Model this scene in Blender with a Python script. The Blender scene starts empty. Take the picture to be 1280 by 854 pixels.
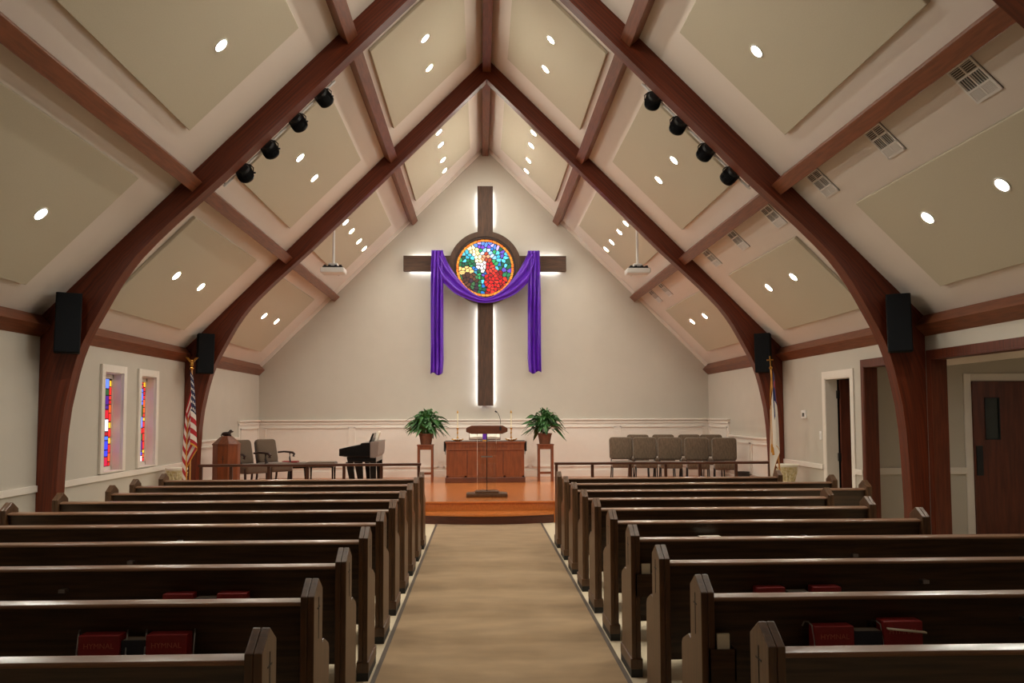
import bpy, bmesh, math, random
from mathutils import Vector, Matrix
random.seed(7)
PI = math.pi
sc = bpy.context.scene
COL = sc.collection

# ------------------------------------------------------------------ materials
def lin(c):
    c = c / 255.0
    return c / 12.92 if c <= 0.04045 else ((c + 0.055) / 1.055) ** 2.4
def rgb(r, g, b): return (lin(r), lin(g), lin(b), 1.0)
def base_mat(name):
    m = bpy.data.materials.new(name); m.use_nodes = True
    nt = m.node_tree; b = nt.nodes['Principled BSDF']
    return m, nt, b
def mat(name, col, rough=.6, metal=0, noise=0.0, nscale=8, bump=0.0, stretch=(1, 1, 1), col2=None, spec=.5, coat=0, sheen=0):
    m, nt, b = base_mat(name)
    b.inputs['Roughness'].default_value = rough; b.inputs['Metallic'].default_value = metal
    b.inputs['Specular IOR Level'].default_value = spec
    b.inputs['Coat Weight'].default_value = coat; b.inputs['Coat Roughness'].default_value = .2
    b.inputs['Sheen Weight'].default_value = sheen
    if col2 is None: col2 = tuple(c * (1 - noise) for c in col[:3]) + (1,)
    tc = nt.nodes.new('ShaderNodeTexCoord'); mp = nt.nodes.new('ShaderNodeMapping')
    mp.inputs['Scale'].default_value = stretch
    nz = nt.nodes.new('ShaderNodeTexNoise'); nz.inputs['Scale'].default_value = nscale; nz.inputs['Detail'].default_value = 5
    mx = nt.nodes.new('ShaderNodeMix'); mx.data_type = 'RGBA'
    mx.inputs[6].default_value = col; mx.inputs[7].default_value = col2
    rp = nt.nodes.new('ShaderNodeMapRange'); rp.inputs[1].default_value = .35; rp.inputs[2].default_value = .65
    L = nt.links.new
    L(tc.outputs['Object'], mp.inputs[0]); L(mp.outputs[0], nz.inputs['Vector'])
    L(nz.outputs['Fac'], rp.inputs[0]); L(rp.outputs[0], mx.inputs[0]); L(mx.outputs[2], b.inputs['Base Color'])
    if bump:
        bp = nt.nodes.new('ShaderNodeBump'); bp.inputs['Strength'].default_value = bump; bp.inputs['Distance'].default_value = .01
        L(nz.outputs['Fac'], bp.inputs['Height']); L(bp.outputs[0], b.inputs['Normal'])
    return m
def emis(name, col, s):
    m, nt, b = base_mat(name)
    b.inputs['Base Color'].default_value = (.8, .8, .8, 1)
    b.inputs['Emission Color'].default_value = col; b.inputs['Emission Strength'].default_value = s
    return m
def attr_mat(name, rough=.7, emit=0, sheen=0):
    m, nt, b = base_mat(name)
    a = nt.nodes.new('ShaderNodeVertexColor'); a.layer_name = 'pattern'
    nt.links.new(a.outputs[0], b.inputs['Base Color']); b.inputs['Roughness'].default_value = rough
    b.inputs['Sheen Weight'].default_value = sheen
    if emit:
        nt.links.new(a.outputs[0], b.inputs['Emission Color']); b.inputs['Emission Strength'].default_value = emit
    return m

M = {}
M['wall'] = mat('wall_paint', rgb(192, 184, 171), .85, noise=.03, nscale=3)
M['white'] = mat('white_trim_paint', rgb(226, 217, 206), .5, noise=.02)
M['ceil'] = mat('ceiling_plaster', rgb(222, 210, 199), .9, noise=.02, nscale=2)
M['panel'] = mat('acoustic_fabric', rgb(196, 186, 164), .95, noise=.06, nscale=90, bump=.05)
M['arch'] = mat('laminated_timber', rgb(104, 46, 24), .42, noise=.45, nscale=6, stretch=(1, .6, 5), spec=.4)
M['archv'] = mat('casing_timber', rgb(98, 44, 24), .42, noise=.4, nscale=6, stretch=(6, 6, .5), spec=.4)
M['archuv'] = mat('glulam_timber', rgb(106, 43, 19), .42, noise=.5, nscale=1, stretch=(1.2, 38, 1), spec=.4)
_nt = M['archuv'].node_tree; _uv = _nt.nodes.new('ShaderNodeUVMap'); _uv.uv_map = 'grain'
_nt.links.new(_uv.outputs[0], next(n for n in _nt.nodes if n.type == 'MAPPING').inputs[0])
M['archx'] = mat('stained_beam_wood', rgb(124, 70, 45), .4, noise=.35, nscale=7, stretch=(6, .5, 6), spec=.4)
M['pew'] = mat('dark_oak', rgb(76, 55, 38), .32, noise=.55, nscale=5, stretch=(.6, 6, 9), spec=.5)
M['pewend'] = mat('dark_oak_upright', rgb(98, 68, 44), .36, noise=.4, nscale=6, stretch=(5, 9, .7), spec=.5)
M['pewrail'] = mat('oak_rail', rgb(134, 97, 72), .28, noise=.2, nscale=5, stretch=(.6, 6, 6), spec=.5)
M['cab'] = mat('speaker_cabinet', rgb(9, 10, 12), .7, spec=.2)
M['black'] = mat('black_paint', rgb(16, 16, 18), .5, noise=.1)
M['blackgloss'] = mat('black_lacquer', rgb(10, 10, 11), .18, noise=.1)
M['speaker'] = mat('speaker_grille', rgb(15, 17, 21), .8, noise=.3, nscale=200, spec=.2)
M['carpet'] = mat('aisle_carpet', rgb(162, 134, 100), .98, noise=.18, nscale=5, stretch=(.5, 1.2, 1), spec=.1, sheen=.2)
M['floor'] = mat('cream_carpet', rgb(214, 198, 170), .95, noise=.08, nscale=60, spec=.1)
M['edge'] = mat('carpet_binding', rgb(88, 74, 60), .5, noise=.1)
M['oak'] = mat('orange_oak', rgb(208, 122, 58), .22, noise=.16, nscale=6, stretch=(8, .5, 5), spec=.5, coat=.3)
M['step_dark'] = mat('dark_step_riser', rgb(88, 44, 28), .4, noise=.3, nscale=6, stretch=(.5, 3, 5))
M['altar'] = mat('altar_wood', rgb(130, 66, 28), .4, noise=.3, nscale=5, stretch=(5, 5, .8))
M['altard'] = mat('altar_wood_dark', rgb(98, 50, 26), .4, noise=.3, nscale=5, stretch=(1, 1, 3))
M['rail'] = mat('rail_wood', rgb(78, 42, 26), .3, noise=.3, nscale=6)
M['cross'] = mat('cross_wood', rgb(76, 47, 26), .6, noise=.45, nscale=5, stretch=(7, 1, .8), bump=.3)
M['crossh'] = mat('cross_wood_arm', rgb(76, 47, 26), .6, noise=.45, nscale=5, stretch=(.8, 1, 7), bump=.3)
M['crossd'] = mat('cross_wood_inner', rgb(48, 28, 18), .6, noise=.3)
M['purple'] = mat('purple_satin', rgb(92, 28, 172), .36, noise=.12, nscale=3)
M['led'] = emis('led_strip', (.93, .96, 1, 1), 26)
M['lens'] = emis('downlight_lens', (1, .965, .85, 1), 442)
M['lensn'] = emis('downlight_lens_near', (1, .965, .85, 1), 800)
M['gold'] = mat('polished_brass', rgb(200, 150, 70), .28, 1, noise=.15)
M['goldcloth'] = mat('gold_fringe', rgb(205, 140, 40), .8, noise=.2)
M['wax'] = mat('cream_wax', rgb(232, 222, 190), .5)
M['terra'] = mat('brown_clay', rgb(112, 66, 42), .7, noise=.25, nscale=20)
M['leaf'] = mat('leaf_green', rgb(60, 108, 50), .38, noise=.6, nscale=7)
M['stem'] = mat('stem_green', rgb(70, 110, 50), .6)
M['fabric'] = mat('taupe_upholstery', rgb(98, 79, 61), .95, noise=.28, nscale=140, sheen=.3)
M['fabricr'] = mat('taupe_rib_upholstery', rgb(106, 88, 69), .95, noise=.4, nscale=60, stretch=(1, 1, .2), sheen=.3)
M['chairwood'] = mat('dark_mahogany', rgb(44, 20, 16), .35, noise=.3)
M['stone'] = mat('cream_plaster', rgb(226, 215, 186), .8, noise=.35, nscale=28, bump=.6, col2=rgb(190, 172, 118))
M['stonep'] = mat('plain_plaster', rgb(228, 220, 204), .8, noise=.08)
M['red'] = mat('red_buckram', rgb(150, 38, 42), .5, noise=.15, nscale=40)
M['redlet'] = mat('faded_gilt_letters', rgb(196, 104, 84), .5)
M['navy'] = mat('navy_buckram', rgb(34, 36, 52), .5, noise=.1)
M['pagegrey'] = mat('grey_page_edges', rgb(150, 146, 142), .8)
M['paper'] = mat('paper', rgb(232, 226, 210), .8, noise=.05)
M['metal'] = mat('brushed_metal', rgb(180, 180, 185), .3, 1)
M['plastic'] = mat('white_plastic', rgb(225, 222, 218), .45)
M['doorwood'] = mat('door_mahogany', rgb(100, 46, 28), .45, noise=.4, nscale=4, stretch=(6, 6, .6))
M['dglass'] = mat('dark_wired_glass', rgb(52, 58, 58), .15, noise=.2)
M['ventdark'] = mat('vent_shadow_metal', rgb(70, 68, 66), .6)
M['bag'] = mat('dark_plastic', rgb(34, 34, 32), .6)
M['glasslit'] = attr_mat('stained_glass', .3, emit=.75)
M['glasswin'] = attr_mat('stained_glass_window', .3, emit=1.15)
M['flag'] = attr_mat('flag_cloth', .75, sheen=.2)
M['lead'] = mat('lead_came', rgb(22, 18, 18), .5)
gm, nt, b = base_mat('clear_acrylic'); b.inputs['Base Color'].default_value = (.93, .96, .95, 1)
b.inputs['Transmission Weight'].default_value = 1; b.inputs['Roughness'].default_value = .02; b.inputs['IOR'].default_value = 1.2
M['acrylic'] = gm

# ------------------------------------------------------------------ mesh helpers
class MB:
    def __init__(s): s.bm = bmesh.new()
    def box(s, x0, x1, y0, y1, z0, z1, bev=0, seg=2, mtx=None):
        t = bmesh.new()
        bmesh.ops.create_cube(t, size=1)
        for v in t.verts:
            v.co = Vector(((x0 + x1) / 2 + v.co.x * abs(x1 - x0), (y0 + y1) / 2 + v.co.y * abs(y1 - y0), (z0 + z1) / 2 + v.co.z * abs(z1 - z0)))
        if bev: bmesh.ops.bevel(t, geom=t.edges[:], offset=bev, segments=seg, profile=.6, affect='EDGES')
        return s._add(t, mtx)
    def _add(s, t, mtx=None):
        if mtx: bmesh.ops.transform(t, matrix=mtx, verts=t.verts)
        bmesh.ops.recalc_face_normals(t, faces=t.faces)
        me = bpy.data.meshes.new('tmp'); t.to_mesh(me); t.free(); s.bm.from_mesh(me); bpy.data.meshes.remove(me)
        return s
    def prism(s, pts, a0, a1, axis='y', bev=0, seg=2, mtx=None):
        """polygon pts extruded along axis; for y: pts are (x,z); x: (y,z); z: (x,y)"""
        t = bmesh.new()
        def P(p, a):
            return {'y': (p[0], a, p[1]), 'x': (a, p[0], p[1]), 'z': (p[0], p[1], a)}[axis]
        A = [t.verts.new(P(p, a0)) for p in pts]; B = [t.verts.new(P(p, a1)) for p in pts]
        t.faces.new(A); t.faces.new(B[::-1])
        n = len(pts)
        for i in range(n): t.faces.new((A[i], B[i], B[(i + 1) % n], A[(i + 1) % n]))
        bmesh.ops.recalc_face_normals(t, faces=t.faces)
        if bev: bmesh.ops.bevel(t, geom=t.edges[:], offset=bev, segments=seg, profile=.6, affect='EDGES')
        return s._add(t, mtx)
    def strip(s, outer, inner, a0, a1):
        """thick band between two equally long (x,z) polylines, extruded in y"""
        t = bmesh.new(); n = len(outer); V = []
        for (o, i) in zip(outer, inner):
            V.append([t.verts.new((o[0], a0, o[1])), t.verts.new((i[0], a0, i[1])), t.verts.new((i[0], a1, i[1])), t.verts.new((o[0], a1, o[1]))])
        for k in range(n - 1):
            for j in range(4):
                t.faces.new((V[k][j], V[k][(j + 1) % 4], V[k + 1][(j + 1) % 4], V[k + 1][j]))
        t.faces.new(V[0]); t.faces.new(V[-1][::-1])
        return s._add(t)
    def lathe(s, prof, c=(0, 0, 0), n=24, mtx=None):
        t = bmesh.new(); R = []
        for (r, z) in prof:
            R.append([t.verts.new((c[0] + r * math.cos(2 * PI * k / n), c[1] + r * math.sin(2 * PI * k / n), c[2] + z)) for k in range(n)])
        for a, b_ in zip(R, R[1:]):
            for k in range(n): t.faces.new((a[k], a[(k + 1) % n], b_[(k + 1) % n], b_[k]))
        t.faces.new(R[0][::-1]); t.faces.new(R[-1])
        return s._add(t, mtx)
    def tube(s, pts, r, n=10, mtx=None):
        pts = [Vector(p) for p in pts]; t = bmesh.new(); R = []
        rr = r if isinstance(r, (list, tuple)) else [r] * len(pts)
        up = Vector((0, 0, 1))
        for i, p in enumerate(pts):
            d = (pts[min(i + 1, len(pts) - 1)] - pts[max(i - 1, 0)]).normalized()
            u = d.cross(up)
            if u.length < 1e-3: u = d.cross(Vector((0, 1, 0)))
            u.normalize(); w = d.cross(u)
            R.append([t.verts.new(p + rr[i] * (u * math.cos(2 * PI * k / n) + w * math.sin(2 * PI * k / n))) for k in range(n)])
        for a, b_ in zip(R, R[1:]):
            for k in range(n): t.faces.new((a[k], a[(k + 1) % n], b_[(k + 1) % n], b_[k]))
        t.faces.new(R[0][::-1]); t.faces.new(R[-1])
        return s._add(t, mtx)
    def ball(s, c, r, sc_=(1, 1, 1), n=16, mtx=None):
        t = bmesh.new(); bmesh.ops.create_uvsphere(t, u_segments=n, v_segments=n // 2 + 2, radius=r)
        for v in t.verts: v.co = Vector((v.co.x * sc_[0] + c[0], v.co.y * sc_[1] + c[1], v.co.z * sc_[2] + c[2]))
        return s._add(t, mtx)
    def build(s, name, m, parent=None, smooth=False, loc=None):
        me = bpy.data.meshes.new(name); s.bm.to_mesh(me); s.bm.free()
        me.materials.append(m)
        if smooth:
            me.shade_smooth(); 
            try: me.set_sharp_from_angle(angle=math.radians(38))
            except Exception: pass
        o = bpy.data.objects.new(name, me); COL.objects.link(o)
        if parent: o.parent = parent
        if loc is not None: o.location = loc
        return o
def tag(o, label, cat, group=None, kind=None):
    if label: o['label'] = label
    if cat: o['category'] = cat
    if group: o['group'] = group
    if kind: o['kind'] = kind
    return o
def empty(name, loc, rz=0):
    o = bpy.data.objects.new(name, None); o.empty_display_size = .1; COL.objects.link(o)
    o.location = loc; o.rotation_euler = (0, 0, rz); return o
def struct(mb, name, m, label=None, cat='room', **k):
    o = mb.build(name, m, **k); o['kind'] = 'structure'
    if label: tag(o, label, cat)
    return o
def copy_tree(o, parent=None):
    c = o.copy(); COL.objects.link(c); c.parent = parent
    for ch in list(o.children): copy_tree(ch, c)
    return c
def color_mesh(name, verts, faces, cols, m, parent=None, smooth=False):
    """cols: one colour per face"""
    me = bpy.data.meshes.new(name); me.from_pydata(verts, [], faces)
    ca = me.color_attributes.new('pattern', 'FLOAT_COLOR', 'CORNER')
    i = 0
    for f, p in enumerate(me.polygons):
        for _ in p.loop_indices: ca.data[i].color = cols[f]; i += 1
    me.materials.append(m)
    if smooth: me.shade_smooth()
    o = bpy.data.objects.new(name, me); COL.objects.link(o)
    if parent: o.parent = parent
    return o
def text_mesh(name, s, size, loc, rot, m, parent=None, depth=.0015):
    cu = bpy.data.curves.new(name, 'FONT'); cu.body = s; cu.size = size; cu.align_x = 'CENTER'; cu.align_y = 'CENTER'; cu.extrude = depth
    to = bpy.data.objects.new(name + 'c', cu); COL.objects.link(to)
    me = bpy.data.meshes.new_from_object(to); bpy.data.objects.remove(to)
    me.materials.clear(); me.materials.append(m)
    o = bpy.data.objects.new(name, me); COL.objects.link(o); o.location = loc; o.rotation_euler = rot
    if parent: o.parent = parent
    return o

# ------------------------------------------------------------------ dimensions
W = 5.05; ZR = 7.85; SL = .995; YB = 19.8; YF = -2.0
A0, A1, A2 = 5.17, 10.01, 14.85; TH = .20
STG = .31
def roof(x): return ZR - SL * abs(x)
ORD = ['front', 'second', 'third', 'fourth', 'fifth', 'sixth', 'seventh', 'eighth', 'ninth', 'tenth']
SIDE = {-1: 'left', 1: 'right'}

# ------------------------------------------------------------------ room shell
struct(MB().box(-5.4, 9.2, YF - .2, YB + .3, -.2, 0), 'floor', M['floor'], 'cream carpeted floor under the pews', 'floor')
for s in (-1, 1):
    t = MB(); t.prism([(0, ZR), (s * 5.6, roof(5.6)), (s * 5.6, roof(5.6) + .25), (0, ZR + .25)], YF - .2, YB + .3)
    struct(t, 'ceiling', M['ceil'], f'{SIDE[s]} sloping side of the white vaulted ceiling', 'ceiling')
t = MB(); t.prism([(-5.3, 0), (5.2, 0), (5.2, roof(5.2) + .01), (0, ZR + .02), (-5.3, roof(5.3) + .01)], YB, YB + .25)
struct(t, 'wall_back', M['wall'], 'grey gabled end wall behind the cross', 'wall')
t = MB(); t.prism([(-5.3, 0), (5.2, 0), (5.2, roof(5.2) + .01), (0, ZR + .02), (-5.3, roof(5.3) + .01)], YF - .2, YF)
struct(t, 'wall_front', M['wall'], 'grey gabled wall behind the viewer', 'wall')
# left wall with two deep window openings
WIN = [(11.69, 12.29), (12.93, 13.51)]; WZ0, WZ1 = .95, 2.28
t = MB(); HW = 2.83
ys = [YF, WIN[0][0], WIN[0][1], WIN[1][0], WIN[1][1], YB]
for i in range(0, 6, 2): t.box(-5.3, -5.05, ys[i], ys[i + 1], 0, HW)
for a, b_ in WIN:
    t.box(-5.3, -5.05, a, b_, 0, WZ0); t.box(-5.3, -5.05, a, b_, WZ1, HW)
for a, b_ in WIN: t.box(-5.3, -5.25, a, b_, WZ0, WZ1)
struct(t, 'wall_left', M['wall'], 'grey side wall with two stained glass windows', 'wall')
# right wall with two openings and a doorway
OP = [(6.5, 9.88, 2.33), (10.17, 11.65, 2.33), (12.09, 13.0, 2.22)]
t = MB(); y = YF
for a, b_, z in OP:
    t.box(5.05, 5.2, y, a, 0, HW); t.box(5.05, 5.2, a, b_, z, HW); y = b_
t.box(5.05, 5.2, y, YB, 0, HW)
struct(t, 'wall_right', M['wall'], 'grey side wall with doorway and timber framed openings', 'wall')
# side hall behind the right openings
t = MB(); t.box(5.2, 9, 11.95, 12.07, 0, 2.6); t.box(9, 9.1, 6.0, 12.07, 0, 2.6); t.box(5.2, 9.1, 5.9, 6.0, 0, 2.6)
struct(t, 'wall_hall', M['wall'], 'grey walls of the side hall seen through the openings', 'wall')
struct(MB().box(5.2, 9.1, 5.9, 12.07, 2.6, 2.7), 'ceiling', M['ceil'], 'flat low ceiling of the side hall', 'ceiling')
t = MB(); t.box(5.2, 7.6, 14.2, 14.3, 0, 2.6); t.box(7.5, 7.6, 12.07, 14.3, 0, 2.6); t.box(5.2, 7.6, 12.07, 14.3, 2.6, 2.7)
struct(t, 'wall_closet', M['black'], 'unlit room beyond the open doorway', 'wall')  # walls made black: the darkness of the room is put into their colour

# aisle runner
cr = MB().box(-.785, .815, YF, 13.93, .0, .006).build('aisle_carpet', M['carpet'])
tag(cr, 'tan carpet runner down the central aisle', 'carpet')
t = MB(); t.box(-.815, -.785, YF, 13.93, 0, .008); t.box(.815, .845, YF, 13.93, 0, .008)
t.build('binding_strip', M['edge'], cr)

# stage
t = MB(); t.box(-5.04, 5.04, 14.27, YB - .001, 0, STG - .03)
t2 = MB(); t2.box(-5.045, 5.045, 14.24, YB - .001, STG - .03, STG, bev=.006)
o = struct(t2, 'stage_platform', M['oak'], 'raised chancel platform of glossy orange oak', 'platform')
r = t.build('riser', M['oak'], o)
t = MB(); t.box(-4.8, -1.04, 13.95, 14.26, 0, .15); t.box(1.04, 4.8, 13.95, 14.26, 0, .15)
o = struct(t, 'chancel_step', M['oak'], 'low orange oak step under the communion rails', 'step')
def arc_pts(dy=0, n=24, half=1.03):
    P = []
    for k in range(n + 1):
        x = -half + 2 * half * k / n
        P.append((x, 13.70 + .24 * (x / half) ** 2 - dy))
    return P
t = MB(); p = arc_pts(); t.prism(p + [(1.03, 14.255), (-1.03, 14.255)], 0, .13, 'z')
o = struct(t, 'curved_step', M['step_dark'], 'curved step with dark riser at the aisle end', 'step')
t = MB(); p = arc_pts(.02); t.prism(p + [(1.035, 14.255), (-1.035, 14.255)], .13, .158, 'z')
t.build('step_tread', M['oak'], o)

# wainscot
def bead(t, x0, x1, z0, z1, plane, axis, w=.026, d=.022):
    """rectangular moulding frame on a wall plane"""
    if axis == 'y':
        t.box(x0, x1, plane - d, plane, z1 - w, z1); t.box(x0, x1, plane - d, plane, z0, z0 + w)
        t.box(x0, x0 + w, plane - d, plane, z0, z1); t.box(x1 - w, x1, plane - d, plane, z0, z1)
    else:
        s = -1 if plane > 0 else 1
        a, b_ = sorted((plane, plane + s * d))
        t.box(a, b_, x0, x1, z1 - w, z1); t.box(a, b_, x0, x1, z0, z0 + w)
        t.box(a, b_, x0, x0 + w, z0, z1); t.box(a, b_, x1 - w, x1, z0, z1)
t = MB(); t.box(-5.05, 5.05, YB - .03, YB, STG, 1.57)
t.box(-5.05, 5.05, YB - .065, YB, 1.565, 1.60, bev=.006); t.box(-5.05, 5.05, YB - .045, YB, 1.50, 1.53, bev=.005)
t.box(-5.05, 5.05, YB - .05, YB, STG, STG + .15, bev=.004)
for a, b_ in ((-4.9, -3.04), (-2.93, -1.06), (-.95, .95), (1.03, 2.91), (3.02, 4.9)): bead(t, a, b_, .53, 1.435, YB - .03, 'y')
struct(t, 'trim_1', M['white'], 'white panelled wainscot along the end wall', 'wainscot')
for s, n in ((-1, 'trim_2'), (1, 'trim_3')):
    t = MB()
    def bx(d, y0, y1, z0, z1, bev=0):
        a, b_ = sorted((s * W, s * (W - d))); t.box(a, b_, y0, y1, z0, z1, bev)
    bx(.03, 18.1, YB - .07, STG, 1.57); bx(.06, 18.09, YB - .07, 1.565, 1.60, .006); bx(.045, 18.1, YB - .07, 1.5, 1.53, .004)
    bx(.03, A2 + TH + .01, 18.1, STG, 1.23); bx(.06, A2 + TH + .01, 18.08, 1.23, 1.265, .006)
    bx(.05, A2 + TH + .01, YB - .07, STG, STG + .15, .004)
    bead(t, 15.2, 16.55, .53, 1.15, s * (W - .03), 'x'); bead(t, 16.65, 18.0, .53, 1.15, s * (W - .03), 'x')
    bead(t, 18.2, 19.6, .53, 1.435, s * (W - .03), 'x')
    struct(t, n, M['white'], f'white stepped wainscot on the {SIDE[s]} chancel wall', 'wainscot')
# chair rails
t = MB()
for y0, y1 in ((YF, A0 - .01), (A0 + TH + .01, A1 - .01), (A1 + TH + .01, A2 - .01)): t.box(-5.05, -5.02, y0, y1, .86, .935, bev=.006)
struct(t, 'trim_4', M['white'], 'white chair rail along the left wall', 'chair rail')
t = MB()
for y0, y1 in ((13.13, A2 - .01), (11.745, 12.0)): t.box(5.02, 5.05, y0, y1, .86, .935, bev=.006)
struct(t, 'trim_5', M['white'], 'white chair rail on right wall beside the doorway', 'chair rail')
t = MB(); t.box(5.2, 6.56, 11.92, 11.95, .86, .95, bev=.006)
struct(t, 'trim_6', M['white'], 'white chair rail in the side hall', 'chair rail')
# gable crown
for s, n in ((-1, 'trim_7'), (1, 'trim_8')):
    t = MB(); t.prism([(s * .09, roof(.09) - .001), (s * 5.05, roof(5.05) - .001), (s * 5.05, roof(5.05) - .10), (s * .09, roof(.09) - .10)], YB - .045, YB)
    struct(t, n, M['white'], f'white crown strip where {SIDE[s]} roof slope meets end wall', 'crown moulding')

# windows with deep reveals
def window(i, y0, y1, cols_seed, lab):
    t = MB()
    for a, b_, z0, z1 in ((y0 - .1, y0, WZ0, WZ1 + .1), (y1, y1 + .1, WZ0, WZ1 + .1), (y0, y1, WZ1, WZ1 + .1)):
        t.box(-5.05, -5.015, a, b_, z0, z1, bev=.004)
    t.box(-5.20, -5.02, y0 + .001, y1 - .001, WZ0, WZ0 + .02)
    for a, b_ in ((y0, y0 + .012), (y1 - .012, y1)): t.box(-5.20, -5.05, a, b_, WZ0 + .02, WZ1)
    t.box(-5.20, -5.05, y0, y1, WZ1 - .012, WZ1)
    # inner sash
    for a, b_ in ((y0 + .012, y0 + .03), (y1 - .03, y1 - .012)): t.box(-5.195, -5.16, a, b_, WZ0 + .02, WZ1 - .012)
    t.box(-5.195, -5.16, y0, y1, WZ1 - .07, WZ1 - .012); t.box(-5.195, -5.16, y0, y1, WZ0 + .02, WZ0 + .07)
    o = struct(t, f'window_{i}', M['white'], lab, 'window')
    rnd = random.Random(cols_seed)
    a, b_, z0, z1 = y0 + .03, y1 - .03, WZ0 + .07, WZ1 - .07
    vs, fs, cs = [], [], []
    pal_e = [rgb(235, 90, 20), rgb(250, 190, 40), rgb(200, 20, 25), rgb(230, 40, 30)]
    pal_c = [rgb(40, 60, 225), rgb(60, 110, 245), rgb(190, 15, 40), rgb(150, 10, 30), rgb(235, 240, 255), rgb(60, 20, 120), rgb(20, 80, 40), rgb(90, 130, 250), rgb(180, 20, 60)]
    def cell(ya, yb, za, zb, c):
        g = .008
        k = len(vs); vs.extend([(-5.175, ya + g, za + g), (-5.175, yb - g, za + g), (-5.175, yb - g, zb - g), (-5.175, ya + g, zb - g)])
        fs.append((k, k + 1, k + 2, k + 3)); cs.append(c)
    bw = .075
    z = z0
    while z < z1 - .02:
        h = min(rnd.choice((.06, .09, .12)), z1 - z)
        for ya in (a, b_ - bw): cell(ya, ya + bw, z, z + h, rnd.choice(pal_e))
        z += h
    yy = [a + bw, a + bw + (b_ - a - 2 * bw) * .33, a + bw + (b_ - a - 2 * bw) * .7, b_ - bw]
    for j in range(3):
        z = z0
        while z < z1 - .02:
            h = min(rnd.choice((.06, .09, .13, .17)), z1 - z); cell(yy[j], yy[j + 1], z, z + h, rnd.choice(pal_c)); z += h
    color_mesh('stained_glass', vs, fs, cs, M['glasswin'], o)
    MB().box(-5.187, -5.177, a, b_, z0, z1).build('lead_came', M['lead'], o)
window(1, *WIN[0], 3, 'left stained glass window in white casing, nearer the viewer')
window(2, *WIN[1], 8, 'stained glass window in white casing, nearer the flag')

# openings: timber casings
def casing(name, y0, y1, zt, m, w, lab, inner=5.215):
    t = MB()
    t.box(5.03, 5.05, y1, y1 + w, 0, zt + w); t.box(5.03, 5.05, y0 - w, y0, 0, zt + w); t.box(5.03, 5.05, y0, y1, zt, zt + w)
    t.box(5.035, inner, y1 - .018, y1, 0, zt); t.box(5.035, inner, y0, y0 + .018, 0, zt); t.box(5.035, inner, y0, y1, zt - .018, zt)
    return struct(t, name, m, lab, 'opening frame')
casing('trim_9', OP[1][0], OP[1][1], OP[1][2], M['archv'], .09, 'brown timber casing of opening between arch and doorway')
casing('trim_10', OP[0][0], OP[0][1], OP[0][2], M['archv'], .09, 'brown timber casing of the large opening at right edge')
d1 = casing('door_1', OP[2][0], OP[2][1], OP[2][2], M['white'], .10, 'white cased doorway with its brown door standing open')
d1['category'] = 'door'
MB().box(5.24, 6.12, 12.93, 12.975, .01, 2.2, bev=.003).build('door_leaf', M['doorwood'], d1)
t = MB()
for z in (1.05, 1.98): t.box(5.20, 5.245, 12.94, 12.985, z - .06, z + .06)
t.build('hinge', M['black'], d1)
# hall door
t = MB(); t.box(6.56, 6.66, 11.925, 11.95, 0, 2.24, bev=.003); t.box(7.58, 7.68, 11.925, 11.95, 0, 2.24, bev=.003); t.box(6.66, 7.58, 11.925, 11.95, 2.14, 2.24, bev=.003)
d2 = struct(t, 'door_2', M['white'], 'closed brown door with narrow glass lite in white frame', 'door')
t = MB(); t.box(6.665, 6.825, 11.9, 11.945, .01, 2.135); t.box(7.035, 7.575, 11.9, 11.945, .01, 2.135)
t.box(6.825, 7.035, 11.9, 11.945, .01, 1.33); t.box(6.825, 7.035, 11.9, 11.945, 1.91, 2.135)
lf = t.build('door_leaf', M['doorwood'], d2)
MB().box(6.83, 7.03, 11.915, 11.93, 1.335, 1.905).build('glass_lite', M['dglass'], lf)
t = MB(); t.box(6.825, 6.84, 11.89, 11.90, 1.33, 1.91); t.box(7.02, 7.035, 11.89, 11.9, 1.33, 1.91); t.box(6.825, 7.035, 11.89, 11.9, 1.33, 1.345); t.box(6.825, 7.035, 11.89, 11.9, 1.895, 1.91)
t.build('lite_frame', M['black'], lf)
MB().box(6.685, 6.775, 11.885, 11.9, .84, 1.25, bev=.003).build('push_plate', M['black'], d2)

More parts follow.
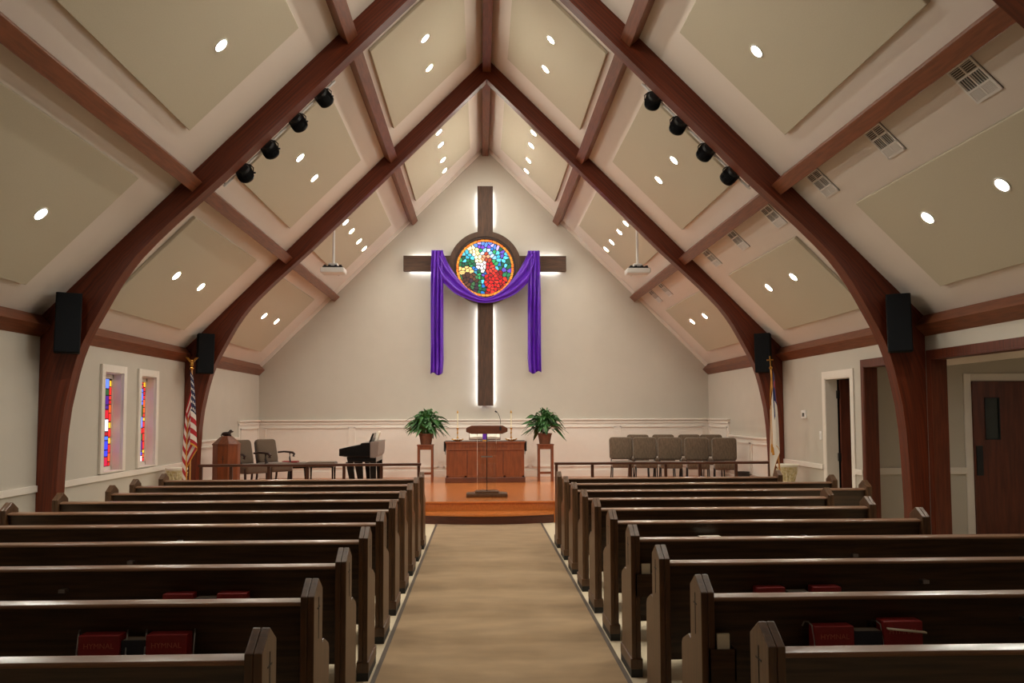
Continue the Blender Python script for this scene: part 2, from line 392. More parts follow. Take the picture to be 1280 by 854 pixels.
# ------------------------------------------------------------------ timber arches
prof = [(0, 4.83), (.6, 4.835), (1.15, 4.815), (1.5, 4.795), (1.8, 4.76), (2.0, 4.72), (2.19, 4.68), (2.36, 4.635), (2.53, 4.575), (2.7, 4.495),
        (2.86, 4.41), (3.02, 4.325), (3.2, 4.225), (3.36, 4.12), (3.52, 4.0), (3.7, 3.835), (3.9, 3.635)]
def arch(y0, z0, lab):
    out, inn = [], []
    pr = [(z, x) for z, x in prof if z > z0]
    pr = [(z0, 4.83)] + pr
    for z, x in pr:
        inn.append((x, z))
        if z < 2.2: out.append((5.045, z))
    n = len(out); rest = len(pr) - n
    # along the roof
    last = (5.045, roof(5.045) - .004)
    for k in range(rest):
        f = (k + 1) / rest
        if k == 0: out.append(last); continue
        x = 5.045 + (3.52 - 5.045) * (k / (rest - 1)); out.append((x, roof(x) - .004))
    for k in range(1, 9):
        x = 3.4 * (1 - k / 8); inn.append((x, roof(x) - .375)); out.append((x, roof(x) - .004))
    root = empty('timber_arch', (0, y0 + TH / 2, z0))
    tag(root, lab, 'arch', None)
    for s in (-1, 1):
        vs, fs, uv = [], [], []; L = 0
        for k, (o_, i_) in enumerate(zip(out, inn)):
            if k: L += math.hypot(i_[0] - inn[k - 1][0], i_[1] - inn[k - 1][1])
            d_ = math.hypot(o_[0] - i_[0], o_[1] - i_[1])
            for (p, y, u) in ((o_, -TH / 2, d_), (i_, -TH / 2, 0), (i_, TH / 2, .2), (o_, TH / 2, d_ + .2)):
                vs.append((s * p[0], y, p[1] - z0)); uv.append((L, u))
        n_ = len(out)
        for k in range(n_ - 1):
            for j in range(4): fs.append((4 * k + j, 4 * k + (j + 1) % 4, 4 * k + 4 + (j + 1) % 4, 4 * k + 4 + j))
        fs += [(0, 1, 2, 3), (4 * n_ - 4, 4 * n_ - 1, 4 * n_ - 2, 4 * n_ - 3)]
        me = bpy.data.meshes.new('arch_rib'); me.from_pydata(vs, [], fs); me.materials.append(M['archuv'])
        ul = me.uv_layers.new(name='grain')
        for lp_ in me.loops: ul.data[lp_.index].uv = uv[lp_.vertex_index]
        bm_ = bmesh.new(); bm_.from_mesh(me); bmesh.ops.recalc_face_normals(bm_, faces=bm_.faces); bm_.to_mesh(me); bm_.free()
        ob = bpy.data.objects.new('arch_rib', me); COL.objects.link(ob); ob.parent = root
    return root
arch(A2, STG, 'curved laminated timber arch farthest down the nave, by the flags')
arch(A1, 0, 'curved laminated timber arch carrying the stage lights, middle of nave')
arch(A0, 0, 'curved laminated timber arch nearest the viewer, mostly out of frame')

# purlins, ridge and eave beams between arches
BAYS = [(A2 + TH, YB - .002, 'between end wall and far arch'), (A1 + TH, A2, 'between far and middle arches'), (A0 + TH, A1, 'between middle arch and viewer')]
BW, BD = .155, .166
for y0, y1, bl in BAYS:
    y0 += .002; y1 -= .002
    t = MB(); t.prism([(-.07, 7.6), (.07, 7.6), (.07, roof(.07)), (0, ZR - .002), (-.07, roof(.07))], y0, y1)
    tag(t.build('ridge_beam', M['archx']), f'brown ridge beam at roof peak, {bl}', 'beam', 'ridge beams')
    for s in (-1, 1):
        for xc, nm in ((1.70, 'upper'), (3.45, 'lower')):
            n = Vector((-1, -1)).normalized(); d = Vector((1, -SL)).normalized()
            c = Vector((xc, roof(xc))); off = .003
            P = [c - d * BW / 2 + n * off, c + d * BW / 2 + n * off, c + d * BW / 2 + n * BD, c - d * BW / 2 + n * BD]
            t = MB(); t.prism([(s * p.x, p.y) for p in P], y0, y1, bev=.004, seg=1)
            tag(t.build('roof_purlin', M['archx']), f'brown {nm} purlin on {SIDE[s]} roof slope, {bl}', 'beam', 'roof purlins')
        t = MB(); t.prism([(s * x, z) for x, z in ((5.047, 2.59), (4.925, 2.71), (5.035, 2.832), (5.047, 2.82))], y0, y1)
        tag(t.build('eave_beam', M['archx']), f'brown eave beam atop {SIDE[s]} wall, {bl}', 'beam', 'eave beams')

# ------------------------------------------------------------------ ceiling panels and downlights
PANTH = .045
def slope_mtx(s, x, y, off):
    """local frame on the roof underside: local z points away from roof into the room, local x points down the slope"""
    d = Vector((s, 0, -SL)).normalized(); yv = Vector((0, 1, 0))
    nrm = Vector((-s * SL, 0, -1)).normalized()
    p = Vector((s * x, y, roof(x))) + nrm * off
    m = Matrix.Identity(4)
    yv = nrm.cross(d)
    for i in range(3): m[i][0] = d[i]; m[i][1] = yv[i]; m[i][2] = nrm[i]; m[i][3] = p[i]
    return m
PYS = [(17.27, 'far bay'), (12.45, 'middle bay'), (7.62, 'near bay')]
ROWN = ['highest', 'middle', 'lowest']
trim_me = None
def light_proto():
    root = empty('ceiling_light', (0, 0, 0))
    MB().lathe([(.058, -.001), (.062, .008), (.078, .008), (.082, .001), (.082, -.001)], n=28).build('trim_ring', M['plastic'], root, smooth=True)
    MB().lathe([(.0, .0), (.057, .0), (.057, .004), (.0, .005)], n=24).build('lens', M['lens'], root, smooth=True)
    return root
LP = light_proto(); first = True
LPN = copy_tree(LP)
for c_ in LPN.children:
    if c_.name.startswith('lens'): c_.data = c_.data.copy(); c_.data.materials[0] = M['lensn']
firstn = True
def add_light(s, x, y, off, lab):
    global first, firstn
    if y < 9.5: o = LPN if firstn else copy_tree(LPN); firstn = False
    else: o = LP if first else copy_tree(LP); first = False
    o.matrix_world = slope_mtx(s, x, y, off)
    tag(o, lab, 'ceiling light', 'recessed downlights in roof panels')
for s in (-1, 1):
    for (yc, bn) in PYS:
        for ri, (x0, x1) in enumerate(((.36, 1.53), (2.05, 3.17), ((3.68 if s < 0 else 3.91), 4.80))):
            root = None
            xm = (x0 + x1) / 2; hl = (x1 - x0) / 2 * math.hypot(1, SL)
            t = MB(); t.box(-hl, hl, -1.5, 1.5, .001, PANTH, bev=.006, seg=1)
            o = t.build('acoustic_panel', M['panel']); o.matrix_world = slope_mtx(s, xm, yc, 0)
            tag(o, f'beige acoustic ceiling panel, {ROWN[ri]} row of {SIDE[s]} slope, {bn}', 'ceiling panel', 'acoustic ceiling panels')
for s in (-1, 1):
    for ri, x in enumerate((.91, 2.61, 4.25)):
        for bi, bn in enumerate(('far bay', 'middle bay', 'near bay')):
            if bi == 0: YY = [18.56, 17.76, 16.76, 16.0] if ri < 2 else [17.77, 16.77]
            elif bi == 1: YY = [12.98, 11.94]
            else: YY = [8.27, 7.05]
            for k, y in enumerate(YY):
                add_light(s, x, y, PANTH + .0005, f'downlight {["nearest", "second from", "third from", "fourth from"][k]} {"to " if k == 0 else ""}end wall, {ROWN[ri]} panel, {SIDE[s]} slope, {bn}')

o = copy_tree(LP); o.matrix_world = Matrix.Translation((7.6, 9.2, 2.5995)) @ Matrix.Rotation(PI, 4, 'X')  # extra downlight, out of view, added to brighten the side hall
tag(o, 'added out of view downlight brightening the side hall', 'ceiling light')
# ------------------------------------------------------------------ air vents on the right slope
def vent_proto():
    root = empty('air_vent', (0, 0, 0))
    w, h = .175, .165
    t = MB(); t.box(-w, w, -h, h, .0, .006)
    t.build('backing', M['ventdark'], root)
    t = MB()
    for a, b_, c, d in ((-w, w, -h, -h + .022), (-w, w, h - .022, h), (-w, -w + .022, -h, h), (w - .022, w, -h, h), (-w, w, -.009, .009), (-.068, -.052, -h, h), (.052, .068, -h, h)):
        t.box(a, b_, c, d, .004, .014)
    t.build('frame', M['plastic'], root)
    t = MB()
    for k in range(18):
        for (xa, xb, y0, y1) in ((.068, w - .022, -h + .022, h - .022),):
            y = y0 + (k + .5) * (y1 - y0) / 18; t.box(xa, xb, y - .005, y + .005, .005, .012)
        if k % 2 == 0:
            y = -h + .022 + (k + .5) * (2 * h - .044) / 18; t.box(-.052, .052, y - .003, y + .003, .005, .012)
    for k in range(5):
        x = -w + .03 + k * .018; t.box(x, x + .004, -h + .022, h - .022, .005, .012)
    t.build('louvre', M['plastic'], root)
    return root
VP = vent_proto()
VY = [18.65, 17.63, 14.01, 12.56, 11.01, 9.39, 7.9, 6.41]
for k, y in enumerate(VY):
    o = VP if k == 0 else copy_tree(VP)
    o.matrix_world = slope_mtx(1, 3.64, y, .001)
    tag(o, f'white square air vent below right purlin, {ORD[k] if k else "first"} counting from the end wall', 'air vent', 'ceiling air vents')

# ------------------------------------------------------------------ cross on the end wall
CY = 19.62
cr = empty('wall_cross', (0, 19.69, 1.86)); tag(cr, 'large wooden cross with round stained glass on end wall', 'cross')
def cb(t, x0, x1, z0, z1): t.box(x0, x1, -.07, .04, z0 - 1.86, z1 - 1.86, bev=.004, seg=1)
for q in ((-.18, .17, 1.90, 4.3), (-.18, .17, 5.7, 6.86)):
    t = MB(); cb(t, *q); t.build('upright', M['cross'], cr)
for q in ((-1.84, -.7, 4.92, 5.27), (.7, 1.82, 4.92, 5.27)):
    t = MB(); cb(t, *q); t.build('cross_arm', M['crossh'], cr)
cz = 5.0 - 1.86
def ring(t, r0, r1, y0, y1, n=64, cx=-.01):
    o = [(cx + r1 * math.cos(2 * PI * k / n), cz + r1 * math.sin(2 * PI * k / n)) for k in range(n + 1)]
    i = [(cx + r0 * math.cos(2 * PI * k / n), cz + r0 * math.sin(2 * PI * k / n)) for k in range(n + 1)]
    t.strip(o, i, y0, y1)
t = MB(); ring(t, .70, .82, -.12, .05); t.build('round_frame', M['cross'], cr, smooth=True)
t = MB(); ring(t, .655, .702, -.10, .05); t.build('inner_frame', M['crossd'], cr, smooth=True)
# stained glass roundel : mosaic of coloured pieces
rnd = random.Random(11)
def region(x, z):
    """plain colour regions of the roundel: x, z in -1..1"""
    if x < -.25 and z < -.18: return [rgb(70, 40, 34), rgb(96, 58, 40), rgb(60, 40, 60), rgb(60, 110, 70)]
    if (x - .32) ** 2 / .16 + (z + .48) ** 2 / .16 < 1 or (.0 < x < .85 and -.95 < z < -.35 and x - .9 < -(z + .35) * .7 - .1): return [rgb(190, 20, 24), rgb(150, 10, 20), rgb(214, 44, 34)]
    if (x - .22) ** 2 / .035 + (z + .05) ** 2 / .10 < 1 : return [rgb(170, 20, 26), rgb(214, 60, 46)]
    if (x + .02) ** 2 / .09 + (z - .02) ** 2 / .035 < 1: return [rgb(250, 244, 236), rgb(236, 228, 236)]
    if (x - .06) ** 2 + (z - .36) ** 2 < .03: return [rgb(226, 150, 110), rgb(160, 60, 34)]
    if (x - .08) ** 2 + (z - .38) ** 2 < .07: return [rgb(130, 190, 250), rgb(190, 225, 250)]
    if x < -.05 and x > -.62 and abs(z - .62 - (x + .45) * -1.0) < .22 : return [rgb(246, 236, 190), rgb(240, 222, 160), rgb(250, 244, 220)]
    if x < -.4 and -.18 < z < .05: return [rgb(240, 206, 130), rgb(246, 222, 160)]
    if z > .68: return [rgb(110, 60, 200), rgb(80, 130, 230), rgb(190, 170, 240)]
    if -.16 > z and x > .4: return [rgb(30, 120, 80), rgb(40, 90, 70), rgb(90, 150, 200)]
    return [rgb(30, 110, 190), rgb(40, 150, 90), rgb(60, 170, 200), rgb(20, 80, 60), rgb(80, 190, 220), rgb(24, 100, 60), rgb(90, 70, 180)]
seeds = []
tries = 0
while len(seeds) < 165 and tries < 20000:
    tries += 1
    x, z = rnd.uniform(-1, 1), rnd.uniform(-1, 1)
    if x * x + z * z < .80 and all((x - a) ** 2 + (z - b_) ** 2 > .0075 for a, b_, _ in seeds):
        seeds.append((x, z, rnd.choice(region(x, z))))
vs, fs, cs = [], [], []; N = 112; R = .655; lead = rgb(14, 12, 16)
idx = {}
def vid(i, j):
    if (i, j) not in idx:
        idx[(i, j)] = len(vs); vs.append((-.01 + R * (-1 + 2 * i / N), -.03, cz + R * (-1 + 2 * j / N)))
    return idx[(i, j)]
for i in range(N):
    for j in range(N):
        x, z = -1 + 2 * (i + .5) / N, -1 + 2 * (j + .5) / N; r_ = math.hypot(x, z)
        if r_ > .995: continue
        if r_ > .90:
            a = (math.atan2(z, x) / (2 * PI) * 44) % 1
            c = lead if (a < .1 or r_ < .915 or r_ > .985) else rgb(240, 150, 50) if int(math.atan2(z, x) / (2 * PI) * 44) % 3 else rgb(232, 118, 34)
        elif abs(z + .165) < .012: c = lead
        else:
            ds = sorted(((x - a) ** 2 + (z - b_) ** 2, k) for k, (a, b_, _) in enumerate(seeds))[:2]
            e = math.sqrt(ds[1][0]) - math.sqrt(ds[0][0])
            c = lead if e < .024 else seeds[ds[0][1]][2]
        fs.append((vid(i, j), vid(i + 1, j), vid(i + 1, j + 1), vid(i, j + 1))); cs.append(c)
color_mesh('stained_glass', vs, fs, cs, M['glasslit'], cr)
# led strips fixed to the back of the cross, facing the wall
t = MB()
def led(x0, x1, z0, z1): t.box(x0, x1, .045, .055, z0 - 1.86, z1 - 1.86)
led(-.165, -.15, 5.95, 6.75); led(.14, .155, 5.95, 6.75); led(-.165, -.15, 1.92, 4.1); led(.14, .155, 1.92, 4.1)
for a, b_ in ((-1.7, -.95), (.95, 1.68)): led(a, b_, 4.93, 4.945); led(a, b_, 5.245, 5.26)
t.build('led_strip', M['led'], cr)
t = MB()
for z in (2.4, 6.3): t.box(-.05, .04, .04, .11, z - 1.86, z - 1.76)
for x in (-1.0, 1.0): t.box(x - .05, x + .05, .04, .11, 5.05 - 1.86, 5.15 - 1.86)
t.build('standoff', M['cross'], cr)

# purple drape over the arms
dr = empty('purple_drape', (0, 19.5, 5.3)); tag(dr, 'purple satin drape looped over the arms of the cross', 'drape')
def cloth_grid(fn, nu, nv, name, m, parent, thick=.006):
    vs, fs = [], []
    for j in range(nv + 1):
        for i in range(nu + 1): vs.append(fn(i / nu, j / nv))
    for j in range(nv):
        for i in range(nu):
            a = j * (nu + 1) + i; fs.append((a, a + 1, a + nu + 2, a + nu + 1))
    me = bpy.data.meshes.new(name); me.from_pydata(vs, [], fs); me.materials.append(m); me.shade_smooth()
    o = bpy.data.objects.new(name, me); COL.objects.link(o); o.parent = parent
    md = o.modifiers.new('thickness', 'SOLIDIFY'); md.thickness = thick
    return o
def interp(P, t):
    t = max(0, min(1, t)) * (len(P) - 1); i = min(int(t), len(P) - 2); f = t - i
    f2 = f * f * (3 - 2 * f) * .0 + f
    return tuple(P[i][k] * (1 - f2) + P[i + 1][k] * f2 for k in range(len(P[0])))
for s, zb in ((-1, 2.60), (1, 2.63)):
    def tail(u, v, s=s, zb=zb):
        # v=0 behind the arm, over the top, then down the front
        wob = .018 * math.sin(5 * v + 3 * u)
        xo = 1.205 + .035 * v + wob * .6; xi = .95 - .02 * v + .05 * (v > .9) * (v - .9) * 10 * .5
        if s < 0: xo -= .01
        x = xo + (xi - xo) * u
        if v < .08: # over the top of the arm
            a = v / .08
            y = .22 - .26 * a; z = .01 + .055 * math.sin(a * PI / 2 + .5) + .0 * u
            pl = .012
        else:
            a = (v - .08) / .92
            y = -.045 - .02 * min(1, a * 6); z = .06 - a * (5.36 - zb) + .03 * math.sin(u * 7) * a
            pl = .02 + .016 * min(1, a * 3)
        y += pl * math.sin(u * 2 * PI * 3.3 + 1.2 * math.sin(v * 4 + s) + s) + .35 * pl * math.sin(u * 2 * PI * 7 + v * 2)
        return (s * x, y, z)
    cloth_grid(tail, 60, 90, 'hanging_tail', M['purple'], dr)
UP = [(-1.03, 5.345), (-.95, 5.31), (-.87, 5.13), (-.79, 4.99), (-.72, 4.88), (-.61, 4.73), (-.5, 4.6), (-.4, 4.5), (-.3, 4.42), (-.15, 4.33), (0, 4.29)]
LO = [(-1.1, 5.1), (-1.08, 4.93), (-1.0, 4.72), (-.93, 4.62), (-.80, 4.49), (-.68, 4.39), (-.55, 4.32), (-.42, 4.27), (-.3, 4.23), (-.15, 4.19), (0, 4.18)]
def swag(u, v):
    s = -1 if v < .5 else 1; tt = v * 2 if v < .5 else (1 - v) * 2
    a = interp(UP, tt); b_ = interp(LO, tt)
    x = a[0] + (b_[0] - a[0]) * u; z = a[1] + (b_[1] - a[1]) * u
    w = math.hypot(a[0] - b_[0], a[1] - b_[1])
    y = -.02 - .045 * min(1, tt * 2.5) - .02 * math.sin(u * PI) + .13 * w * math.sin(u * 2 * PI * 2.2 + 2.5 * tt) * .8 - .03 * u
    y = min(y, .0)
    if s > 0: x = -x
    return (x, y, z - 5.3)
cloth_grid(swag, 26, 120, 'swag', M['purple'], dr)

# ------------------------------------------------------------------ altar and things on it
AX = -.02; al = empty('altar_table', (AX, 18.45, STG)); tag(al, 'wide brown wooden altar table with panelled front', 'altar')
H = .84
t = MB(); t.box(-.79, .79, -.33, .33, .11, H - .03)
t.build('body', M['altar'], al)
t = MB(); t.box(-.82, .82, -.36, .36, 0, .11, bev=.008); t.build('plinth', M['altard'], al)
t = MB(); t.box(-.82, .82, -.37, .36, H - .03, H, bev=.008); t.box(-.805, .805, -.352, .352, H - .055, H - .03); t.build('table_top', M['altar'], al)
t = MB(); t.box(-.80, .80, -.345, -.33, H - .16, H - .055); t.box(-.80, .80, -.352, -.33, H - .175, H - .16, bev=.003)
for x in (-.775, -.40, .395, .775): t.box(x - .022, x + .022, -.342, -.33, .11, H - .175)
t.box(-.8, .8, -.342, -.33, .11, .145)
fr = t.build('front_frame', M['altar'], al)
t = MB()
for x in (-.372, .367): t.box(x - .008, x + .008, -.336, -.329, .15, H - .18)
t.build('panel_groove', M['step_dark'], al)
text_mesh('carved_lettering', 'IN REMEMBRANCE OF ME', .075, (0, -.3455, H - .108), (PI / 2, 0, 0), M['altard'], al)
# cloth with pointed ends
t = MB()
t.box(-.822, .822, -.22, .3, .84, .844)
for s in (-1, 1):
    t.prism([(-.3, .844), (.3, .844), (.3, .72), (.0, .56), (-.3, .72)], s * .823, s * .83, 'x')
    t.prism([(-.3, .844), (-.25, .844), (-.25, .69), (-.3, .64)], s * .823, s * .85, 'x')
o = t.build('altar_cloth', M['bag'], loc=(AX, 18.42, STG)); tag(o, 'dark runner cloth hanging over both ends of the altar', 'cloth')
def candlestick(x, lab):
    c = empty('candlestick', (x, 18.22, STG + H + .0045)); tag(c, lab, 'candlestick', 'altar candlesticks')
    MB().lathe([(.045, 0), (.05, .01), (.02, .025), (.012, .05), (.024, .07), (.012, .09), (.01, .15), (.022, .17), (.012, .185), (.01, .23), (.028, .262), (.03, .272), (.014, .275)], n=20).build('stick', M['gold'], c, smooth=True)
    MB().lathe([(.0125, .27), (.0125, .575), (.003, .58)], n=14).build('candle', M['wax'], c, smooth=True)
    MB().lathe([(.017, .575), (.019, .59), (.012, .615), (.004, .635)], n=14).build('candle_cap', M['gold'], c, smooth=True)
    t = MB(); w = MB()
    for k in range(12):
        a = k * PI / 6; d = Vector((math.cos(a), math.sin(a), 0))
        t.tube([d * .03 + Vector((0, 0, .012)), d * .075 + Vector((0, 0, .022)), d * .105 + Vector((0, 0, .035)), d * .135 + Vector((0, 0, .06 if k % 2 else .045))], [.006, .012, .009, .002], n=6)
        if k % 2: w.ball(tuple(d * .065 + Vector((0, 0, .04))), .022, (1, 1, .8), 8)
    t.build('leaf_ring', M['gold'], c, smooth=True); w.build('white_bloom', M['paper'], c, smooth=True)
candlestick(-.59, 'brass candlestick with cream candle on left end of altar')
candlestick(.515, 'brass candlestick with cream candle on right end of altar')
bk = empty('open_bible', (-.03, 18.3, STG + H + .006)); tag(bk, 'open bible with purple ribbon on stand on the altar', 'book')
t = MB(); t.box(-.1, .1, -.06, .1, 0, .012, bev=.004); t.tube([(0, .05, 0), (0, .06, .07)], .012); t.box(-.2, -.1, -.05, -.03, 0, .01); t.box(.1, .2, -.05, -.03, 0, .01)
t.build('book_stand', M['blackgloss'], bk)
for s in (-1, 1):
    t = MB(); t.prism([(s * .005, .075), (s * .12, .085), (s * .31, .075), (s * .31, .125), (s * .12, .14), (s * .005, .115)], -.05, .18, mtx=Matrix.Translation((0, 0, .0)) @ Matrix.Rotation(math.radians(32), 4, 'X'))
    t.build('page_block', M['paper'], bk)
t = MB(); t.box(-.325, .325, -.055, .19, .06, .073, bev=.003, mtx=Matrix.Translation((0, 0, .0)) @ Matrix.Rotation(math.radians(32), 4, 'X')); t.build('cover', M['altard'], bk)
t = MB(); t.box(-.05, .05, -.118, -.112, .03, .165, bev=.002); rb = t.build('ribbon', M['purple'], bk)
t = MB(); t.box(-.05, .05, -.119, -.111, .0, .03); t.build('gold_fringe', M['goldcloth'], rb)

# lectern
lc = empty('lectern', (-.01, 15.1, STG)); tag(lc, 'wood and clear acrylic lectern standing before the altar', 'lectern')
t = MB(); t.prism([(-.35, -.2), (.35, -.2), (.35, .1), (.22, .22), (-.22, .22), (-.35, .1)], 0, .065, 'z', bev=.02, seg=3); t.prism([(-.2, -.17), (.2, -.17), (.2, .08), (.14, .17), (-.14, .17), (-.2, .08)], .065, .1, 'z', bev=.01)
t.build('base', M['pewend'], lc)
t = MB()
for s in (-1, 1):
    t.prism([(s * .004, -.13), (s * .165, .1), (s * .157, .106), (s * .004, -.115)], .1, 1.07, 'z')
t.build('acrylic_column', M['acrylic'], lc)
MB().box(-.004, .004, -.133, -.125, .1, 1.07).build('corner_strip', M['black'], lc)
t = MB(); t.prism([(-.095, -.01), (.095, -.01), (.095, .01), (-.095, .01)], -.004, 0, 'y', mtx=Matrix.Translation((0, -.134, .68))); t.build('name_plate', M['metal'], lc)
t = MB()
t.prism([(-.35, 1.165), (-.26, 1.205), (.27, 1.205), (.35, 1.165), (.35, 1.10), (.26, 1.065), (-.26, 1.065), (-.35, 1.10)], -.2, .2, 'y', bev=.008)
tp = t.build('reading_desk', M['altard'], lc)
t = MB(); t.box(.215, .245, -.222, -.2, 1.12, 1.19, bev=.003)
t.tube([(.23, -.19, 1.19), (.232, -.19, 1.25), (.228, -.19, 1.31), (.21, -.185, 1.37), (.185, -.18, 1.42), (.165, -.175, 1.435)], .005)
mi = t.build('gooseneck_microphone', M['black'], tp)
MB().tube([(.172, -.177, 1.432), (.14, -.17, 1.45)], .013).build('microphone_head', M['black'], tp)
# chalice-like small dish on altar
# plant stands and plants
def plant_stand(x, lab):
    p = empty('plant_stand', (x, 18.42, STG)); tag(p, lab, 'stand', 'plant stands beside altar')
    MB().box(-.17, .17, -.17, .17, .75, .775, bev=.005).build('top', M['altar'], p)
    t = MB()
    for s in (-1, 1): t.box(-.14, .14, s * .14 - .01, s * .14 + .01, .67, .75); t.box(s * .14 - .01, s * .14 + .01, -.14, .14, .67, .75)
    t.build('apron', M['altar'], p)
    for a in (-1, 1):
        for b_ in (-1, 1):
            MB().box(a * .14 - .02, a * .14 + .02, b_ * .14 - .02, b_ * .14 + .02, 0, .75, bev=.003).build('leg', M['altar'], p)
    t = MB()
    for s in (-1, 1): t.box(-.125, .125, s * .14 - .01, s * .14 + .01, .16, .19); t.box(s * .14 - .01, s * .14 + .01, -.125, .125, .16, .19)
    t.build('stretcher', M['altar'], p)
plant_stand(-1.26, 'tall brown wooden plant stand left of the altar')
plant_stand(1.235, 'tall brown wooden plant stand right of the altar')
def plant(x, seed, lab, lean):
    rn = random.Random(seed)
    p = empty('potted_plant', (x, 18.42, STG + .7755)); tag(p, lab, 'plant', 'potted plants beside altar')
    MB().lathe([(.10, 0), (.112, .0), (.128, .11), (.145, .19), (.152, .195), (.152, .225), (.14, .225), (.135, .20), (.02, .195)], n=28).build('pot', M['terra'], p, smooth=True)
    vs, fs = [], []
    st = MB()
    for k in range(210):
        a = rn.uniform(0, 2 * PI); reach = rn.uniform(.05, .50) ; h = rn.uniform(.12, .40) + .18 * (1 - reach / .52)
        if math.cos(a) < 0: reach *= lean
        base = Vector((.05 * math.cos(a) * rn.random(), .05 * math.sin(a) * rn.random(), .2))
        drop = rn.uniform(.02, .36) * reach / .5 + .02
        P = []
        for q in range(9):
            f = q / 8
            r_ = reach * f ** 1.1
            z = .2 + h * math.sin(min(1, f * 1.25) * PI / 2) * 1.05 - drop * max(0, f - .45) * 1.9
            P.append(Vector((base.x + r_ * math.cos(a), base.y + r_ * math.sin(a) * .75, z)))
        side = Vector((-math.sin(a), math.cos(a), rn.uniform(-.7, .7))).normalized()
        wmax = rn.uniform(.028, .048)
        i0 = len(vs)
        L = P[3:]
        for q, c in enumerate(L):
            f = q / (len(L) - 1); w = wmax * math.sin(PI * min(1, f * .93 + .07)) ** .8 if 0 < f < 1 else .001
            for e in (-1, 0, 1): vs.append(tuple(c + side * w * e + Vector((0, 0, -.006 if e == 0 else 0))))
        for q in range(len(L) - 1):
            b0 = i0 + q * 3; fs += [(b0, b0 + 1, b0 + 4, b0 + 3), (b0 + 1, b0 + 2, b0 + 5, b0 + 4)]
        if k % 3 == 0: st.tube(P[:4], .003, n=5)
    me = bpy.data.meshes.new('foliage'); me.from_pydata(vs, [], fs); me.materials.append(M['leaf']); me.shade_smooth()
    o = bpy.data.objects.new('foliage', me); COL.objects.link(o); o.parent = p
    md = o.modifiers.new('thickness', 'SOLIDIFY'); md.thickness = .0015
    st.build('stems', M['stem'], p)
plant(-1.25, 5, 'bushy green leafy plant in brown pot left of the altar', 1.0)
plant(1.225, 9, 'bushy green leafy plant in brown pot right of the altar', 1.0)

# communion rails
def comm_rail(x0, x1, posts, lab):
    o = empty('communion_rail', ((x0 + x1) / 2, 14.08, .15)); tag(o, lab, 'railing'); c = (x0 + x1) / 2
    MB().box(x0 - c, x1 - c, -.06, .06, .745, .785, bev=.008).build('handrail', M['rail'], o)
    for x in posts:
        MB().box(x - c - .022, x - c + .022, -.022, .022, 0.001, .746).build('post', M['rail'], o)
def px(x, Y): return (x - 601) / 1100 * Y - .111
lp = [px(v, 14.08) for v in (524, 478, 432, 387, 340, 294, 254.5)]
comm_rail(-4.54, -1.06, [max(v, -4.51) for v in lp], 'dark wooden communion rail left of the chancel opening')
rp = [px(v, 14.08) for v in (695, 740, 787, 832, 875, 921)] + [4.53]
comm_rail(1.06, 4.57, rp, 'dark wooden communion rail right of the chancel opening')

# ------------------------------------------------------------------ font
fo = empty('baptismal_font', (-4.55, 15.6, STG)); tag(fo, 'octagonal wooden font with pointed lid behind the left rail', 'font')
def octa(r, rot=22.5): return [(r * math.cos(math.radians(45 * k + rot)), r * math.sin(math.radians(45 * k + rot))) for k in range(8)]
MB().prism(octa(.235), 0, .88, 'z', bev=.008).build('body', M['altar'], fo)
def frustum(t, r0, r1, z0, z1):
    b = bmesh.new(); A = [b.verts.new((x, y, z0)) for x, y in octa(r0)]; B = [b.verts.new((x, y, z1)) for x, y in octa(r1)]
    b.faces.new(A[::-1]); b.faces.new(B)
    for k in range(8): b.faces.new((A[k], A[(k + 1) % 8], B[(k + 1) % 8], B[k]))
    t._add(b)
t = MB(); frustum(t, .245, .245, .88, .90); frustum(t, .24, .11, .90, 1.02); frustum(t, .10, .095, 1.02, 1.035); t.build('lid', M['archx'], fo)
t = MB(); t.ball((-.01, 0, 1.07), .05, (1.7, .8, .75)); t.ball((.07, -.01, 1.115), .03, (1, .8, 1)); t.ball((.095, -.012, 1.11), .018, (1.4, .8, .8))
t.tube([(-.085, 0, 1.06), (-.1, 0, 1.04)], .012); t.tube([(.04, -.02, 1.08), (.065, -.015, 1.11)], [.035, .024])
t.tube([(.03, -.03, 1.05), (.09, -.035, 1.045)], .012)
t.build('lamb_finial', M['chairwood'], fo, smooth=True)
t = MB(); t.box(-.004, .004, -.222, -.216, .56, .70); t.box(-.03, .03, -.222, -.216, .64, .648)
t.build('cross_emblem', M['chairwood'], fo)

# ------------------------------------------------------------------ armchairs (left)
def soft_box(t, x0, x1, y0, y1, z0, z1, bev, mtx=None): t.box(x0, x1, y0, y1, z0, z1, bev=bev, seg=4, mtx=mtx)
def cushion(t, w, h, th, r, mtx, bev=.03):
    pts = []
    for cx_, cz_, a0 in ((w / 2 - r, h - r, 0), (-w / 2 + r, h - r, 90), (-w / 2 + r, r, 180), (w / 2 - r, r, 270)):
        for k in range(5):
            a = math.radians(a0 + k * 22.5); pts.append((cx_ + r * math.cos(a), cz_ + r * math.sin(a)))
    b = bmesh.new(); A = [b.verts.new((x, -th / 2, z)) for x, z in pts]; B = [b.verts.new((x, th / 2, z)) for x, z in pts]
    f1 = b.faces.new(A); f2 = b.faces.new(B[::-1]); n = len(pts)
    for i in range(n): b.faces.new((A[i], B[i], B[(i + 1) % n], A[(i + 1) % n]))
    bmesh.ops.recalc_face_normals(b, faces=b.faces)
    ed = [e for e in b.edges if e.verts[0].co.y == e.verts[1].co.y]
    bmesh.ops.bevel(b, geom=ed, offset=bev, segments=4, profile=.5, affect='EDGES')
    t._add(b, mtx)
